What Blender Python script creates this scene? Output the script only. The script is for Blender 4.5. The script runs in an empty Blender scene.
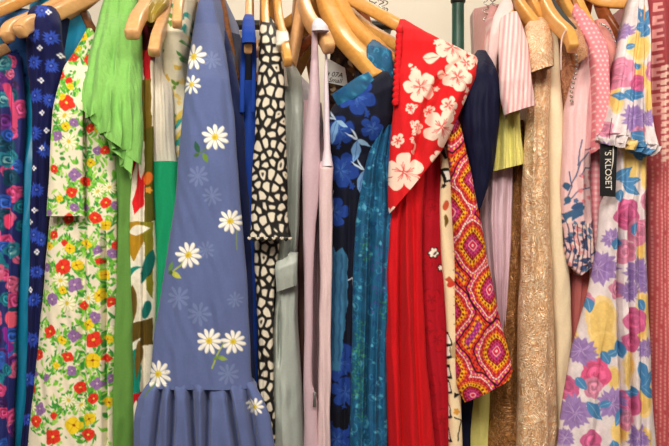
import bpy, bmesh, math, random
import numpy as np
from mathutils import Vector
PI = math.pi
C = bpy.context.scene.collection
# ---------------------------------------------------------------- camera frame: 1 photo pixel = K metres at the front of the rack
W_PX, H_PX, DIST, K, CZ = 669, 446, 1.5, 1.1 / 669, 1.35
def depth_of(y):
    return y if np.ndim(y) == 0 and (y <= 0 or y >= .24) else np.interp(y, [-1, 0, .08, .24, 9], [-1, 0, .135, .24, 9])
def P(px, py, y):
    y = float(depth_of(y))
    k = K * (DIST + y) / DIST
    return ((px - 334.5) * k, y, CZ - (py - 223.0) * k)

# ---------------------------------------------------------------- materials
def new_mat(name):
    m = bpy.data.materials.new(name); m.use_nodes = True
    nt = m.node_tree; b = nt.nodes['Principled BSDF']
    return m, nt, b
def cloth(name, rough=.85, bump=.25, scale=900, sheen=.15, spec=.2, metallic=0, color=None, wrinkle=0.0, sheer=0):
    """cloth: the printed pattern is an attribute of the fabric, weave and creases are node bumps"""
    m, nt, b = new_mat(name)
    if color is None:
        at = nt.nodes.new('ShaderNodeAttribute'); at.attribute_name = 'print'
        src = at.outputs['Color']
    else:
        rg = nt.nodes.new('ShaderNodeRGB'); rg.outputs[0].default_value = (*lin(color), 1); src = rg.outputs[0]
    tc = nt.nodes.new('ShaderNodeTexCoord')
    n = nt.nodes.new('ShaderNodeTexNoise'); n.inputs['Scale'].default_value = scale; n.inputs['Detail'].default_value = 2
    nt.links.new(tc.outputs['Object'], n.inputs['Vector'])
    # slight mottling of the yarn colour
    mr = nt.nodes.new('ShaderNodeMapRange'); mr.inputs['To Min'].default_value = .9; mr.inputs['To Max'].default_value = 1.08
    n2 = nt.nodes.new('ShaderNodeTexNoise'); n2.inputs['Scale'].default_value = 260; n2.inputs['Detail'].default_value = 4
    nt.links.new(tc.outputs['Object'], n2.inputs['Vector']); nt.links.new(n2.outputs['Fac'], mr.inputs['Value'])
    vm = nt.nodes.new('ShaderNodeVectorMath'); vm.operation = 'SCALE'
    nt.links.new(src, vm.inputs[0]); nt.links.new(mr.outputs['Result'], vm.inputs['Scale'])
    nt.links.new(vm.outputs['Vector'], b.inputs['Base Color'])
    bp = nt.nodes.new('ShaderNodeBump'); bp.inputs['Strength'].default_value = bump; bp.inputs['Distance'].default_value = .0008
    nt.links.new(n.outputs['Fac'], bp.inputs['Height'])
    last = bp
    if wrinkle:
        mp = nt.nodes.new('ShaderNodeMapping'); mp.inputs['Scale'].default_value = (1, 1, .22)
        n3 = nt.nodes.new('ShaderNodeTexNoise'); n3.inputs['Scale'].default_value = 110; n3.inputs['Detail'].default_value = 3
        nt.links.new(tc.outputs['Object'], mp.inputs['Vector']); nt.links.new(mp.outputs['Vector'], n3.inputs['Vector'])
        b2 = nt.nodes.new('ShaderNodeBump'); b2.inputs['Strength'].default_value = wrinkle; b2.inputs['Distance'].default_value = .004
        nt.links.new(n3.outputs['Fac'], b2.inputs['Height']); nt.links.new(bp.outputs['Normal'], b2.inputs['Normal']); last = b2
    nt.links.new(last.outputs['Normal'], b.inputs['Normal'])
    b.inputs['Roughness'].default_value = rough; b.inputs['Specular IOR Level'].default_value = spec
    b.inputs['Sheen Weight'].default_value = sheen; b.inputs['Metallic'].default_value = metallic
    return m
def lin(c):
    return tuple((v / 255 / 12.92 if v / 255 <= .04045 else ((v / 255 + .055) / 1.055) ** 2.4) for v in c)
def sequin_mat(name, dark, light, scale=420):
    m, nt, b = new_mat(name)
    at = nt.nodes.new('ShaderNodeAttribute'); at.attribute_name = 'print'
    tc = nt.nodes.new('ShaderNodeTexCoord')
    nz = nt.nodes.new('ShaderNodeTexNoise'); nz.inputs['Scale'].default_value = 26; nz.inputs['Detail'].default_value = 1
    nt.links.new(tc.outputs['Object'], nz.inputs['Vector'])
    ad = nt.nodes.new('ShaderNodeVectorMath'); ad.operation = 'MULTIPLY_ADD'
    ad.inputs[1].default_value = (.05, .05, .05)
    nt.links.new(nz.outputs['Color'], ad.inputs[0]); nt.links.new(tc.outputs['Object'], ad.inputs[2])
    vo = nt.nodes.new('ShaderNodeTexVoronoi'); vo.inputs['Scale'].default_value = scale
    nt.links.new(ad.outputs['Vector'], vo.inputs['Vector'])
    mp = nt.nodes.new('ShaderNodeMapping'); mp.inputs['Scale'].default_value = (1, 1, .45)
    nt.links.new(ad.outputs['Vector'], mp.inputs['Vector'])
    wv = nt.nodes.new('ShaderNodeTexNoise'); wv.inputs['Scale'].default_value = 330; wv.inputs['Detail'].default_value = 2
    nt.links.new(mp.outputs['Vector'], wv.inputs['Vector'])
    cr = nt.nodes.new('ShaderNodeValToRGB')
    cr.color_ramp.elements[0].position = .40; cr.color_ramp.elements[0].color = (*lin(dark), 1)
    cr.color_ramp.elements[1].position = .64; cr.color_ramp.elements[1].color = (*lin(light), 1)  # pale end of the ramp paints the sequins' sparkle into the colour
    nt.links.new(wv.outputs['Fac'], cr.inputs['Fac'])
    mx = nt.nodes.new('ShaderNodeMix'); mx.data_type = 'RGBA'; mx.blend_type = 'MIX'; mx.inputs['Factor'].default_value = .55
    nt.links.new(at.outputs['Color'], mx.inputs[6]); nt.links.new(cr.outputs['Color'], mx.inputs[7])
    nt.links.new(mx.outputs[2], b.inputs['Base Color'])
    bp = nt.nodes.new('ShaderNodeBump'); bp.inputs['Strength'].default_value = .9; bp.inputs['Distance'].default_value = .0022
    mm = nt.nodes.new('ShaderNodeMath'); mm.operation = 'ADD'
    nt.links.new(vo.outputs['Distance'], mm.inputs[0]); nt.links.new(wv.outputs['Fac'], mm.inputs[1])
    nt.links.new(mm.outputs['Value'], bp.inputs['Height']); nt.links.new(bp.outputs['Normal'], b.inputs['Normal'])
    b.inputs['Metallic'].default_value = .3; b.inputs['Roughness'].default_value = .36
    return m
def wood_mat(name, c1, c2, rough=.32):
    m, nt, b = new_mat(name)
    tc = nt.nodes.new('ShaderNodeTexCoord'); mp = nt.nodes.new('ShaderNodeMapping'); mp.inputs['Scale'].default_value = (60, 6, 60)
    n = nt.nodes.new('ShaderNodeTexNoise'); n.inputs['Scale'].default_value = 2.2; n.inputs['Detail'].default_value = 5
    cr = nt.nodes.new('ShaderNodeValToRGB')
    cr.color_ramp.elements[0].position = .3; cr.color_ramp.elements[0].color = (*lin(c1), 1)
    cr.color_ramp.elements[1].position = .7; cr.color_ramp.elements[1].color = (*lin(c2), 1)
    nt.links.new(tc.outputs['Object'], mp.inputs['Vector']); nt.links.new(mp.outputs['Vector'], n.inputs['Vector'])
    nt.links.new(n.outputs['Fac'], cr.inputs['Fac']); nt.links.new(cr.outputs['Color'], b.inputs['Base Color'])
    b.inputs['Roughness'].default_value = rough; b.inputs['Coat Weight'].default_value = .08
    return m
def plain_mat(name, c, rough=.6, metallic=0, noise=0, scale=8, c2=None):
    m, nt, b = new_mat(name)
    n = nt.nodes.new('ShaderNodeTexNoise'); n.inputs['Scale'].default_value = scale; n.inputs['Detail'].default_value = 4
    cr = nt.nodes.new('ShaderNodeValToRGB'); c2 = c2 or tuple(v * .93 for v in c)
    cr.color_ramp.elements[0].color = (*lin(c2), 1); cr.color_ramp.elements[1].color = (*lin(c), 1)
    tc = nt.nodes.new('ShaderNodeTexCoord'); nt.links.new(tc.outputs['Object'], n.inputs['Vector'])
    nt.links.new(n.outputs['Fac'], cr.inputs['Fac']); nt.links.new(cr.outputs['Color'], b.inputs['Base Color'])
    b.inputs['Roughness'].default_value = rough; b.inputs['Metallic'].default_value = metallic
    return m

# ---------------------------------------------------------------- fabric print: a small painter working in fabric space
class Fab:
    S = 2.0
    warp = .55
    def __init__(s, x0, y0, x1, y1, base):
        s.x0, s.y0 = x0, y0
        s.w, s.h = int((x1 - x0) * s.S) + 2, int((y1 - y0) * s.S) + 2
        s.a = np.empty((s.h, s.w, 3), np.float32); s.a[:] = np.array(base, np.float32)
    def reg(s, cx, cy, r):
        i0 = max(0, int((cx - r - s.x0) * s.S)); i1 = min(s.w, int((cx + r - s.x0) * s.S) + 2)
        j0 = max(0, int((cy - r - s.y0) * s.S)); j1 = min(s.h, int((cy + r - s.y0) * s.S) + 2)
        if i1 <= i0 or j1 <= j0: return None
        X, Y = np.meshgrid(np.arange(i0, i1) / s.S + s.x0, np.arange(j0, j1) / s.S + s.y0)
        return (slice(j0, j1), slice(i0, i1)), X, Y
    def grid(s):
        return np.meshgrid(np.arange(s.w) / s.S + s.x0, np.arange(s.h) / s.S + s.y0)
    def put(s, sl, m, col):
        m = np.clip(m, 0, 1)[..., None]
        s.a[sl] = s.a[sl] * (1 - m) + np.array(col, np.float32) * m
    def ell(s, cx, cy, rx, ry, ang, col, al=1):
        g = s.reg(cx, cy, max(rx, ry) + 1)
        if g is None: return
        sl, X, Y = g; c, n = math.cos(ang), math.sin(ang)
        u = (X - cx) * c + (Y - cy) * n; v = -(X - cx) * n + (Y - cy) * c
        d = (1 - np.sqrt((u / rx) ** 2 + (v / ry) ** 2)) * min(rx, ry)
        s.put(sl, np.clip(d * s.S + .5, 0, 1) * al, col)
    def petal(s, cx, cy, ang, r0, r1, w, col, tip=1.0):
        """petal that widens away from the centre"""
        g = s.reg(cx, cy, r1 + w)
        if g is None: return
        sl, X, Y = g; c, n = math.cos(ang), math.sin(ang)
        u = ((X - cx) * c + (Y - cy) * n - r0) / (r1 - r0); v = -(X - cx) * n + (Y - cy) * c
        uu = np.clip(u, 0, 1)
        wid = w * np.power(uu, .6) * np.sqrt(np.clip(1 - uu ** (2.2 * tip), 0, 1)) * 1.25
        s.put(sl, np.where((u > 0) & (u < 1), np.clip((wid - np.abs(v)) * s.S + .5, 0, 1), 0), col)
    def leaf(s, cx, cy, ang, L, w, col, vein=None, bend=0):
        g = s.reg(cx, cy, L + 2)
        if g is None: return
        sl, X, Y = g; c, n = math.cos(ang), math.sin(ang)
        u = ((X - cx) * c + (Y - cy) * n) / L; v = -(X - cx) * n + (Y - cy) * c
        v = v - bend * (u * (1 - u)) * L
        uu = np.clip(u, 0, 1); wid = w * np.sin(PI * uu ** .8)
        s.put(sl, np.where((u > 0) & (u < 1), np.clip((wid - np.abs(v)) * s.S + .5, 0, 1), 0), col)
        if vein is not None:
            s.put(sl, np.where((u > .05) & (u < .85), np.clip((.45 - np.abs(v)) * s.S + .3, 0, 1), 0) * .8, vein)
    def blob(s, cx, cy, r, n, amp, col, ph=0, sq=1, al=1):
        g = s.reg(cx, cy, r * (1 + amp) + 1)
        if g is None: return
        sl, X, Y = g; t = np.arctan2((Y - cy) / sq, X - cx); d = np.hypot(X - cx, (Y - cy) / sq)
        s.put(sl, np.clip((r * (1 - amp + 2 * amp * np.abs(np.cos(n * t / 2 + ph))) - d) * s.S + .5, 0, 1) * al, col)
    def stroke(s, pts, w, col, al=1):
        for (ax, ay), (bx, by) in zip(pts[:-1], pts[1:]):
            cx, cy = (ax + bx) / 2, (ay + by) / 2; L = math.hypot(bx - ax, by - ay)
            g = s.reg(cx, cy, L / 2 + w + 1)
            if g is None or L == 0: continue
            sl, X, Y = g; t = np.clip(((X - ax) * (bx - ax) + (Y - ay) * (by - ay)) / L ** 2, 0, 1)
            d = np.hypot(X - ax - t * (bx - ax), Y - ay - t * (by - ay))
            s.put(sl, np.clip((w / 2 - d) * s.S + .5, 0, 1) * al, col)
    def poly(s, pts, col, al=1):
        xs = [p[0] for p in pts]; ys = [p[1] for p in pts]; cx, cy = (min(xs) + max(xs)) / 2, (min(ys) + max(ys)) / 2
        g = s.reg(cx, cy, max(max(xs) - min(xs), max(ys) - min(ys)) / 2 + 1)
        if g is None: return
        sl, X, Y = g; ins = np.zeros(X.shape, bool); n = len(pts)
        for i in range(n):
            (ax, ay), (bx, by) = pts[i], pts[(i + 1) % n]
            if ay == by: continue
            c = ((ay > Y) != (by > Y)) & (X < (bx - ax) * (Y - ay) / (by - ay) + ax); ins ^= c
        s.put(sl, ins.astype(np.float32) * al, col)
    # -- motifs
    def daisy(s, cx, cy, r, n=10, col=(250, 245, 232), cen=(225, 200, 60), ph=0, w=.2, shade=None):
        for i in range(n):
            a = ph + 2 * PI * i / n
            rr = r * (1 + .08 * math.sin(i * 2.7))
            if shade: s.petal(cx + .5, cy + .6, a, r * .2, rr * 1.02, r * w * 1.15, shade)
        for i in range(n):
            a = ph + 2 * PI * i / n; rr = r * (1 + .08 * math.sin(i * 2.7))
            s.petal(cx, cy, a, r * .2, rr, r * w, col)
        s.ell(cx, cy, r * .25, r * .25, 0, cen)
    def hib(s, cx, cy, r, ang, col, vein, st=True, back=None):
        if back is not None:
            for i in range(5): s.petal(cx, cy, ang + 2 * PI * i / 5, 0, r * 1.12, r * .52, back, .9)
        for i in range(5):
            a = ang + 2 * PI * i / 5
            s.petal(cx, cy, a, r * .06, r, r * .46, col, 1.5)
        for i in range(5):
            a = ang + 2 * PI * i / 5
            for da, l in ((0, .55), (.22, .42), (-.22, .42)):
                s.stroke([(cx + r * .06 * math.cos(a), cy + r * .06 * math.sin(a)), (cx + r * l * math.cos(a + da), cy + r * l * math.sin(a + da))], .7, vein, .85)
        if st:
            a = ang + .63
            p = [(cx, cy), (cx + r * .6 * math.cos(a), cy + r * .6 * math.sin(a)), (cx + r * 1.1 * math.cos(a + .12), cy + r * 1.1 * math.sin(a + .12))]
            s.stroke(p, 1.6, vein); s.stroke(p, 1.0, col); s.blob(p[-1][0], p[-1][1], r * .14, 5, .3, col)
    def poppy(s, cx, cy, r, col, dark, ph=0, cen=(60, 70, 40)):
        for i in range(4):
            a = ph + PI / 2 * i; s.blob(cx + r * .42 * math.cos(a), cy + r * .42 * math.sin(a), r * .62, 3, .12, col, i)
        for i in range(4):
            a = ph + PI / 2 * i + .5; s.stroke([(cx + r * .2 * math.cos(a), cy + r * .2 * math.sin(a)), (cx + r * .75 * math.cos(a), cy + r * .75 * math.sin(a))], .7, dark, .7)
        if r > 3.6: s.ell(cx, cy, r * .2, r * .16, 0, cen)
    def rose(s, cx, cy, r, col, dark, light, rnd, sq=1.1):
        s.blob(cx, cy, r, 5, .09, col, rnd.random() * 6, sq)
        for i in range(9):
            a = rnd.random() * 6.28; q = r * (.25 + .5 * rnd.random())
            x, y = cx + q * math.cos(a), cy + q * math.sin(a) * sq
            s.ell(x, y, r * .32, r * .18, a + PI / 2, dark if i % 2 else light, .55)
        for k in range(3):
            pts = [(cx + r * (.2 + .22 * k) * math.cos(t), cy + r * (.2 + .22 * k) * sq * math.sin(t)) for t in np.linspace(k, k + 3.6, 9)]
            s.stroke(pts, .9, light if k % 2 else dark, .75)
    def spray(s, cx, cy, r, n, col, col2, rnd, w=.13, a0=0, a1=2 * PI):
        """chrysanthemum: many narrow rays of two tones"""
        for i in range(n):
            a = a0 + (a1 - a0) * (i + .5 * rnd.random()) / n; rr = r * (.7 + .35 * rnd.random())
            s.leaf(cx, cy, a, rr, r * w, col)
        for i in range(n):
            a = a0 + (a1 - a0) * (i + rnd.random()) / n; rr = r * (.5 + .4 * rnd.random())
            s.stroke([(cx + r * .1 * math.cos(a), cy + r * .1 * math.sin(a)), (cx + rr * math.cos(a), cy + rr * math.sin(a))], .7, col2, .7)
    def wash(s, amp, scale, seed=0):
        """watery variation of the dye"""
        X, Y = s.grid(); r = np.random.RandomState(seed); n = np.zeros(X.shape)
        for i in range(6):
            f = (.6 + i * .5) / scale * 6.28; a = r.rand() * 6.28
            n += np.sin(f * (X * math.cos(a) + Y * math.sin(a)) + r.rand() * 6.28 + 1.5 * np.sin(f * .6 * (X * math.sin(a) - Y * math.cos(a)) + i)) / (1 + .5 * i)
        s.a *= (1 + amp * n / 3)[..., None]
    def sample(s, px, py):
        # hand-drawn irregularity of the printed outlines
        px, py = px + s.warp * (np.sin(py * .3 + px * .13) + .4 * np.sin(py * .71 - px * .3)), py + s.warp * (np.sin(px * .29 - py * .12 + 1) + .4 * np.sin(px * .8 + py * .25))
        u = np.abs((px - s.x0) * s.S); v = np.abs((py - s.y0) * s.S)
        pw, ph = s.w - 2, s.h - 2
        u = np.mod(u, 2 * pw); u = np.where(u > pw, 2 * pw - u, u); v = np.mod(v, 2 * ph); v = np.where(v > ph, 2 * ph - v, v)
        i = u.astype(int); j = v.astype(int); fu = (u - i)[:, None]; fv = (v - j)[:, None]
        c = (s.a[j, i] * (1 - fu) + s.a[j, i + 1] * fu) * (1 - fv) + (s.a[j + 1, i] * (1 - fu) + s.a[j + 1, i + 1] * fu) * fv
        c = np.clip(c / 255, 0, 1)
        return np.where(c <= .04045, c / 12.92, ((c + .055) / 1.055) ** 2.4)
class Flat:
    def __init__(s, c): s.c = np.array(lin(c), np.float32)
    def sample(s, px, py): return np.tile(s.c, (len(px), 1))

# ---------------------------------------------------------------- mesh helpers
def link(name, me, mats, parent=None):
    o = bpy.data.objects.new(name, me); C.objects.link(o)
    for m in (mats if isinstance(mats, (list, tuple)) else [mats]): me.materials.append(m)
    if parent is not None: o.parent = parent
    return o
def grid_mesh(name, co, R, N, wrap, colors=None, smooth=True, caps=False):
    """co: (R*N,3) rows x columns, wrap closes each row into a loop"""
    me = bpy.data.meshes.new(name); me.vertices.add(R * N)
    me.vertices.foreach_set('co', co.astype(np.float32).ravel())
    jj, ii = np.meshgrid(np.arange(R - 1), np.arange(N if wrap else N - 1), indexing='ij'); jj = jj.ravel(); ii = ii.ravel()
    i2 = (ii + 1) % N
    q = np.stack([jj * N + ii, (jj + 1) * N + ii, (jj + 1) * N + i2, jj * N + i2], 1)
    nq = len(q); loops = q.ravel(); starts = np.arange(nq) * 4; tot = np.full(nq, 4)
    if caps:
        loops = np.concatenate([loops, np.arange(N)]); starts = np.append(starts, nq * 4); tot = np.append(tot, N)
        loops = np.concatenate([loops, (R - 1) * N + np.arange(N)[::-1]]); starts = np.append(starts, nq * 4 + N); tot = np.append(tot, N)
    me.loops.add(len(loops)); me.loops.foreach_set('vertex_index', loops.astype(np.int32))
    me.polygons.add(len(starts)); me.polygons.foreach_set('loop_start', starts.astype(np.int32)); me.polygons.foreach_set('loop_total', tot.astype(np.int32))
    me.polygons.foreach_set('use_smooth', np.full(len(starts), smooth, bool))
    me.update(calc_edges=True); me.validate()
    if colors is not None:
        ca = me.color_attributes.new('print', 'FLOAT_COLOR', 'POINT')
        ca.data.foreach_set('color', np.concatenate([colors, np.ones((len(colors), 1))], 1).astype(np.float32).ravel())
    return me
def smooth1(a, k):
    if k < 1: return a
    w = np.hanning(2 * k + 3)[1:-1]; w /= w.sum()
    ap = np.concatenate([2 * a[0] - a[k:0:-1], a, 2 * a[-1] - a[-2:-k - 2:-1]])
    return np.convolve(ap, w, 'valid')
def patch(name, rows, fab, mat, parent, D=None, slot=None, ws=6, folds=(), wav=None, bulge=.03, wr=.0012, seed=0, step=.8, ext=0, thick=.012, top_fade=1, edge=1.0, sm=8, rnd=2.4, flare=None):
    """a hollow cloth tube: front traced by rows of (py, x left, x right, y) or (py left, x left, py right, x right, y).
    D: how deep the garment runs back along its hanger (None: a thin sleeve or flap of the given thickness)."""
    rows = [(r[0], r[1], r[0], r[2], r[3]) if len(r) == 4 else r for r in rows]
    r = np.array(rows, float)
    L = np.concatenate([[0], np.cumsum(np.maximum(np.hypot(np.diff(r[:, 0]), np.diff(r[:, 1])), np.hypot(np.diff(r[:, 2]), np.diff(r[:, 3]))))])
    R = int(L[-1] / step) + 2
    t = np.linspace(0, L[-1], R); k = int(sm / step)
    c = [smooth1(np.interp(t, L, r[:, i]), min(k, R // 3)) for i in range(5)]
    if ext:                                                    # below the frame the garment goes on to its hem, coarser
        n = 26; e = np.linspace(0, ext, n + 1)[1:]
        m = min(R - 1, 40)
        c = [np.concatenate([a, a[-1] + (np.clip((a[-1] - a[-m - 1]) / (m * step), -.12, .12) * e if i in (1, 3) else (e if i in (0, 2) else 0 * e))]) for i, a in enumerate(c)]
        R += n
    c[4] = depth_of(c[4])
    pyl, pxl, pyr, pxr, yy = [a[:, None] for a in c]
    wmax = float(np.max(pxr - pxl)); N = max(12, int(wmax / .62))
    u = np.linspace(0, 1, N)[None, :]; u = u * .8 + .2 * (1 - np.cos(PI * u)) / 2
    rs = np.random.RandomState(seed + 11)
    jl = sum(np.sin(pyl * (.02 + .03 * i) + rs.rand() * 6) / (1 + i) for i in range(4)) * .6 * edge
    jr = sum(np.sin(pyr * (.02 + .03 * i) + rs.rand() * 6) / (1 + i) for i in range(4)) * .6 * edge
    px = (pxl + jl) * (1 - u) + (pxr + jr) * u; py = pyl * (1 - u) + pyr * u
    kk = K; halfw = (pxr - pxl) / 2 * kk
    b = np.minimum(halfw * .9, bulge)
    y = yy + b * (1 - np.sqrt(np.clip(1 - np.abs(2 * u - 1) ** rnd, 0, 1)))
    fade = np.clip(np.sin(PI * u), 0, 1) ** .35
    tt = np.clip((py - pyl[0, 0]) / (40 if top_fade == 1 else max(top_fade, .1)), 0, 1) if top_fade else 1.0
    d = np.zeros_like(px)
    if wav:
        amp, freq, dr = (wav + (0,))[:3]
        ph = rs.rand() * 6
        d += amp * tt * (np.abs(np.sin(PI * freq * u + ph + dr * (py - 223) / 220 + .5 * np.sin(py * .013 + ph))) * 2 - 1.2)
        d += .4 * amp * tt * np.sin(2 * PI * freq * 1.7 * u + ph * 2 + .6 * np.sin(py * .02))
    for f in folds:
        pts, dep, w = f; fp = np.array(pts, float)
        fx = np.interp(py.mean(1), fp[:, 0], fp[:, 1])[:, None]
        on = np.clip((py.mean(1)[:, None] - fp[0, 0]) / 25 + .0, 0, 1) * np.clip((fp[-1, 0] + 25 - py.mean(1)[:, None]) / 25, 0, 1)
        d += dep * on * np.exp(-((px - fx) / w) ** 2)
    if wr:
        for i in range(7):
            a = (rs.rand() - .5) * 1.3; f = .03 + .028 * i
            d += wr / (1 + .35 * i) * np.sin(f * 3.2 * (px * math.cos(a) + py * math.sin(a) * .45) + rs.rand() * 6 + 1.2 * np.sin(py * .03 * (1 + i * .3) + i))
    if flare:
        t0, fa, fq, sc = flare
        tf = np.clip((np.linspace(0, 1, R)[:, None] - t0) / (1 - t0), 0, 1) ** 1.4; ph = rs.rand() * 6
        d += fa * tf * np.sin(2 * PI * fq * u + ph + 1.3 * np.sin(PI * fq * .7 * u + ph)); py = py + sc * tf * np.sin(2 * PI * fq * u + ph + 1.0)
        px = px + sc * .8 * tf * np.sin(4 * PI * fq * u + ph)
    y = y + d * fade
    kf = K * (DIST + yy) / DIST                                 # true size at its own distance
    X = (px - 334.5) * kf; Z = CZ - (py - 223) * kf; Y = y
    front = np.stack([X, Y, Z], 2); fpx, fpy = px, py
    # back of the tube
    zc = Z.mean(1, keepdims=True)
    xr_, xl_ = X[:, -1:], X[:, :1]; yr_, yl_ = Y[:, -1:], Y[:, :1]; zr, zl = Z[:, -1:], Z[:, :1]
    cx = (xr_ + xl_) / 2
    if D is not None:
        if slot is None: sx = cx
        else: sx = np.full_like(cx, (slot - 334.5) * K * 1.05)
        hw = np.minimum(ws * K, (xr_ - xl_) * .45)
        yb = np.maximum(2 * .24 - yy, yy + .06) if D == 0 else yy + D
        pts = [(sx + hw * 1.1, yr_ + .03), (sx + hw, yr_ + .06), (sx + hw, (yr_ + yb) / 2), (sx + hw * .9, yb - .02), (sx + hw * .4, yb), (sx - hw * .4, yb), (sx - hw * .9, yb - .02), (sx - hw, (yl_ + yb) / 2), (sx - hw, yl_ + .06), (sx - hw * 1.1, yl_ + .03)]
        ok = [np.maximum(p[1], 0 * zr + np.minimum(yr_, yl_) + .004) for p in pts]
        zz = [zr] * 4 + [zc] * 2 + [zl] * 4
        bx = np.concatenate([p[0] + 0 * zr for p in pts], 1); by = np.concatenate(ok, 1); bz = np.concatenate(zz, 1)
        aoff = np.array([8, 22, 60, 90, 100, 100, 90, 60, 22, 8]); sgn = np.array([1] * 5 + [-1] * 5)
        bpx = np.where(sgn > 0, px[:, -1:], px[:, :1]) + sgn * aoff; bpy = np.concatenate([py[:, -1:]] * 5 + [py[:, :1]] * 5, 1)
    else:
        ub = np.linspace(1, 0, 9)[None, :]
        ui = (ub * (N - 1)).astype(int).ravel()
        inner = ui[1:-1]
        bx = X[:, inner]; bz = Z[:, inner]; by = yy + b + thick * (1 + .0 * bx)
        by = np.maximum(by, Y[:, inner] + .004)
        bpx, bpy = px[:, inner], py[:, inner]
    co = np.concatenate([front, np.stack([bx, by, bz], 2)], 1)
    NN = co.shape[1]
    ax = np.concatenate([fpx, bpx + 0 * bx], 1).ravel(); ay = np.concatenate([fpy, bpy + 0 * bx], 1).ravel()
    col = fab.sample(ax, ay)
    # closed top, slightly rounded: collapse a first extra row
    top = co[:1].copy(); m = top.mean(1, keepdims=True); top[..., 0] = m[..., 0] + (top[..., 0] - m[..., 0]) * .25
    co = np.concatenate([top, co], 0); col = np.concatenate([col[:NN], col], 0)
    me = grid_mesh(name, co.reshape(-1, 3), R + 1, NN, True, col)
    return link(name, me, mat, parent)
def sweep(name, path, prof, mat, parent=None, side=(1, 0, 0), n=14, sq=3.0, fab=None, sub=6, world=False, step=None):
    """rounded-rectangle section swept along (px,py,y) points; prof = [(width px, height px), ...] one per point"""
    p = np.array([pt if world else P(*pt) for pt in path], float); pr = np.array(prof, float) * K
    if len(pr) == 1: pr = np.repeat(pr, len(p), 0)
    M = (len(p) - 1) * sub + 1; tt = np.linspace(0, len(p) - 1, M)
    def cr(a):
        out = []
        for t in tt:
            i = min(int(t), len(a) - 2); f = t - i
            p0 = a[max(i - 1, 0)]; p1 = a[i]; p2 = a[i + 1]; p3 = a[min(i + 2, len(a) - 1)]
            out.append(.5 * ((2 * p1) + (-p0 + p2) * f + (2 * p0 - 5 * p1 + 4 * p2 - p3) * f * f + (-p0 + 3 * p1 - 3 * p2 + p3) * f ** 3))
        return np.array(out)
    q = cr(p); w = np.array([np.interp(tt, np.arange(len(p)), pr[:, i]) for i in (0, 1)]).T
    tg = np.gradient(q, axis=0); tg /= np.linalg.norm(tg, axis=1, keepdims=True) + 1e-9
    sd = np.tile(np.array(side, float), (M, 1)); sd -= (sd * tg).sum(1, keepdims=True) * tg; sd /= np.linalg.norm(sd, axis=1, keepdims=True) + 1e-9
    nn = np.cross(tg, sd)
    # rounded ends
    ring = [];
    th = np.linspace(0, 2 * PI, n, endpoint=False)
    ca = np.sign(np.cos(th)) * np.abs(np.cos(th)) ** (2 / sq); sa = np.sign(np.sin(th)) * np.abs(np.sin(th)) ** (2 / sq)
    segs = []
    def addring(c, s, nv, a, b): segs.append(c + np.outer(ca * a, s) + np.outer(sa * b, nv))
    r0 = min(w[0]) / 2 * .8
    for f in (1, .6, .2): addring(q[0] - tg[0] * r0 * .5 * f, sd[0], nn[0], w[0, 0] / 2 * math.sqrt(1 - f * f * .8), w[0, 1] / 2 * math.sqrt(1 - f * f * .8))
    for i in range(M): addring(q[i], sd[i], nn[i], w[i, 0] / 2, w[i, 1] / 2)
    for f in (.2, .6, 1): addring(q[-1] + tg[-1] * r0 * .5 * f, sd[-1], nn[-1], w[-1, 0] / 2 * math.sqrt(1 - f * f * .8), w[-1, 1] / 2 * math.sqrt(1 - f * f * .8))
    co = np.array(segs).reshape(-1, 3); R = len(segs)
    col = None
    if fab is not None:
        kk = K * (DIST + co[:, 1]) / DIST
        col = fab.sample(co[:, 0] / kk + 334.5, 223 - (co[:, 2] - CZ) / kk)
    me = grid_mesh(name, co, R, n, True, col, caps=True)
    return link(name, me, mat, parent)
def thing(name, label, cat, loc=(0, 0, 0), group=None):
    o = bpy.data.objects.new(name, None); C.objects.link(o); o.empty_display_size = .05
    o['label'] = label; o['category'] = cat
    if group: o['group'] = group
    return o
def tag(o, label, cat, group=None):
    o['label'] = label; o['category'] = cat
    if group: o['group'] = group
    return o
def box(name, lo, hi, mat, parent=None, bev=.002):
    bm = bmesh.new(); bmesh.ops.create_cube(bm, size=1)
    for v in bm.verts: v.co = Vector(((lo[i] + hi[i]) / 2 + v.co[i] * (hi[i] - lo[i]) for i in range(3)))
    if bev: bmesh.ops.bevel(bm, geom=bm.edges[:], offset=bev, segments=2, affect='EDGES')
    me = bpy.data.meshes.new(name); bm.to_mesh(me); bm.free()
    return link(name, me, mat, parent)
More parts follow.
